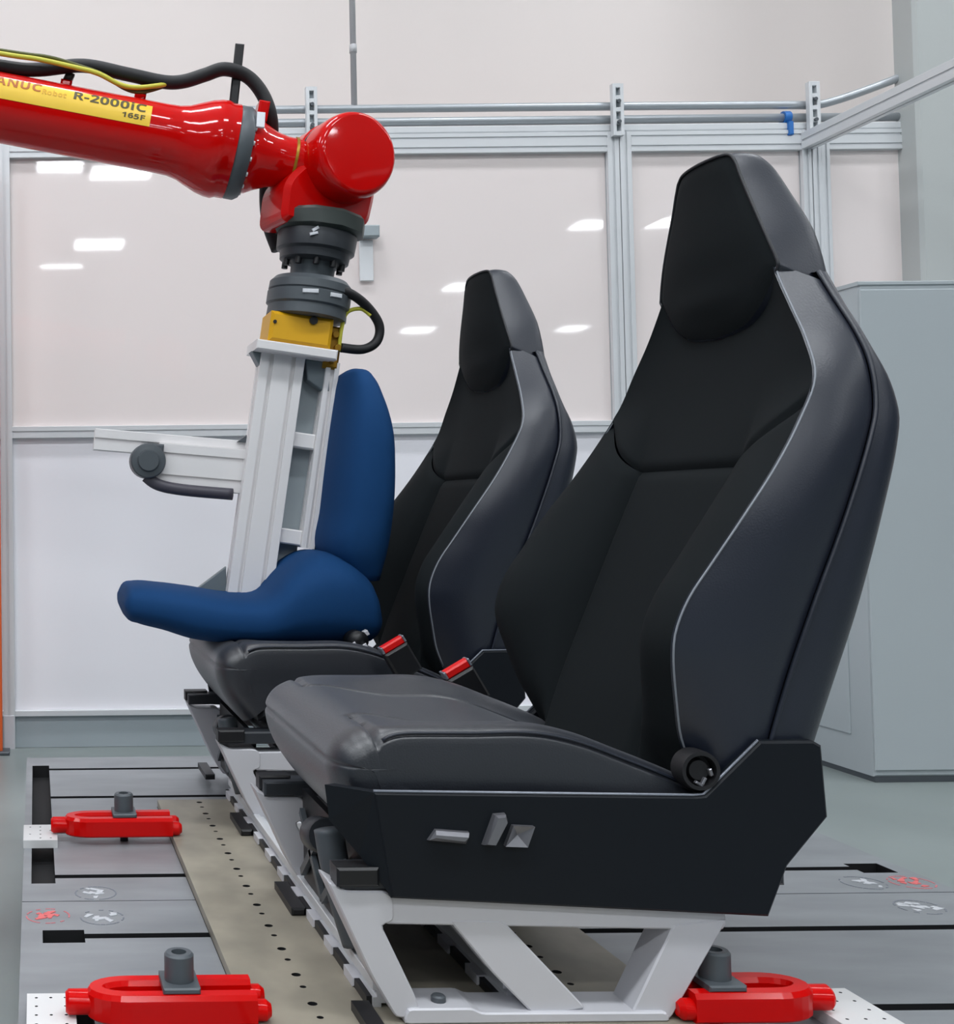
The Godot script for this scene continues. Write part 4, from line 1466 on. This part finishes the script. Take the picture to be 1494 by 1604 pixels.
	box(mb, Vector3(0.268, 0.975, RZ - 0.002) - o, Vector3(0.036, 0.05, 0.036), 0.004, sb)
	obj("knuckle", mb, M.grey_iron, arm)
	mb = Mb.new()
	tube(mb, curve([Vector3(0.248, 0.928, RZ) - o, Vector3(0.275, 0.909, RZ) - o, Vector3(0.33, 0.897, RZ) - o, Vector3(0.44, 0.886, RZ) - o], 6), 0.0135, 12)
	obj("dark_strut", mb, mat(Color(0.27, 0.26, 0.30), 0.45), arm)
	mb = Mb.new()
	prism(mb, PackedVector2Array([Vector2(0, 0), Vector2(0.03, 0), Vector2(0.03, 0.025)]), -0.015, 0.015, 0.001, Transform3D(sb, Vector3(0.455, 1.004, RZ - 0.03) - o))
	obj("corner_bracket", mb, M.alu_dark, arm)
	mb = Mb.new()
	prism(mb, PackedVector2Array([Vector2(0.33, 0.655), Vector2(0.425, 0.725), Vector2(0.425, 0.655)]), -0.03, -0.01, 0.002, Transform3D(Basis.IDENTITY, Vector3(-o.x, -o.y, 0)))
	obj("base_gusset", mb, mat(Color(0.45, 0.49, 0.51), 0.45, 0.3), t)

# ----------------------------------------------------------------
func _ready() -> void:
	materials()
	setup()
	room()
	fence()
	cabinet()
	bed()
	mounting_plate()
	base_rail(0.425, "toothed silver rail along the front feet of the seat stands")
	base_rail(0.590, "toothed silver rail seen through the near stand, behind the front one")
	stand(-1.78, "silver metal stand with slanted legs under the near seat", 0.055)
	stand(-2.665, "silver metal stand with slanted legs under the far seat", -0.01)
	var near := make_seat("black car seat in front, with grey piping and switches on its side shield")
	var far: Node3D = near.duplicate()
	far.name = "car_seat_001"
	add_child(far)
	far.position = SEAT + Vector3(-0.012, 0.008, -0.885)
	tag(far, "black car seat behind, with the blue test dummy sitting on it", "car seat", "black car seats on the stands")
	shield(near, 1.0, true, true)
	shield(near, -1.0, false, false)
	shield(far, 1.0, false, false)
	shield(far, -1.0, true, false)
	near_seat_fittings(near)
	buckle(near, Vector3(0.722, 0.575, -2.10))
	buckle(far, Vector3(0.683, 0.590, -2.34))
	dummy()
	robot()
	tool_frame()
	clamp_at(Vector3(0.062, TT + 0.015, -1.545), 0.0, "red clamp with grey nut at the bottom left corner of the bed")
	clamp_at(Vector3(0.055, TT + 0.015, -2.40), 0.0, "red clamp at the far left, below the blue dummy's thigh")
	clamp_at(Vector3(0.955, TT + 0.015, -1.535), PI, "red clamp on the right, behind the near stand's rear leg", 0.156)
	riser(Vector3(0.014, TT, -1.52), Vector3(0.062, 0.015, 0.19), "white drilled block under the stud of the bottom left clamp", 0)
	riser(Vector3(0.004, TT, -2.41), Vector3(0.066, 0.015, 0.115), "white block under the stud of the far left clamp", 1)
	riser(Vector3(1.012, TT, -1.51), Vector3(0.075, 0.015, 0.19), "white drilled block under the stud of the right clamp", 2)
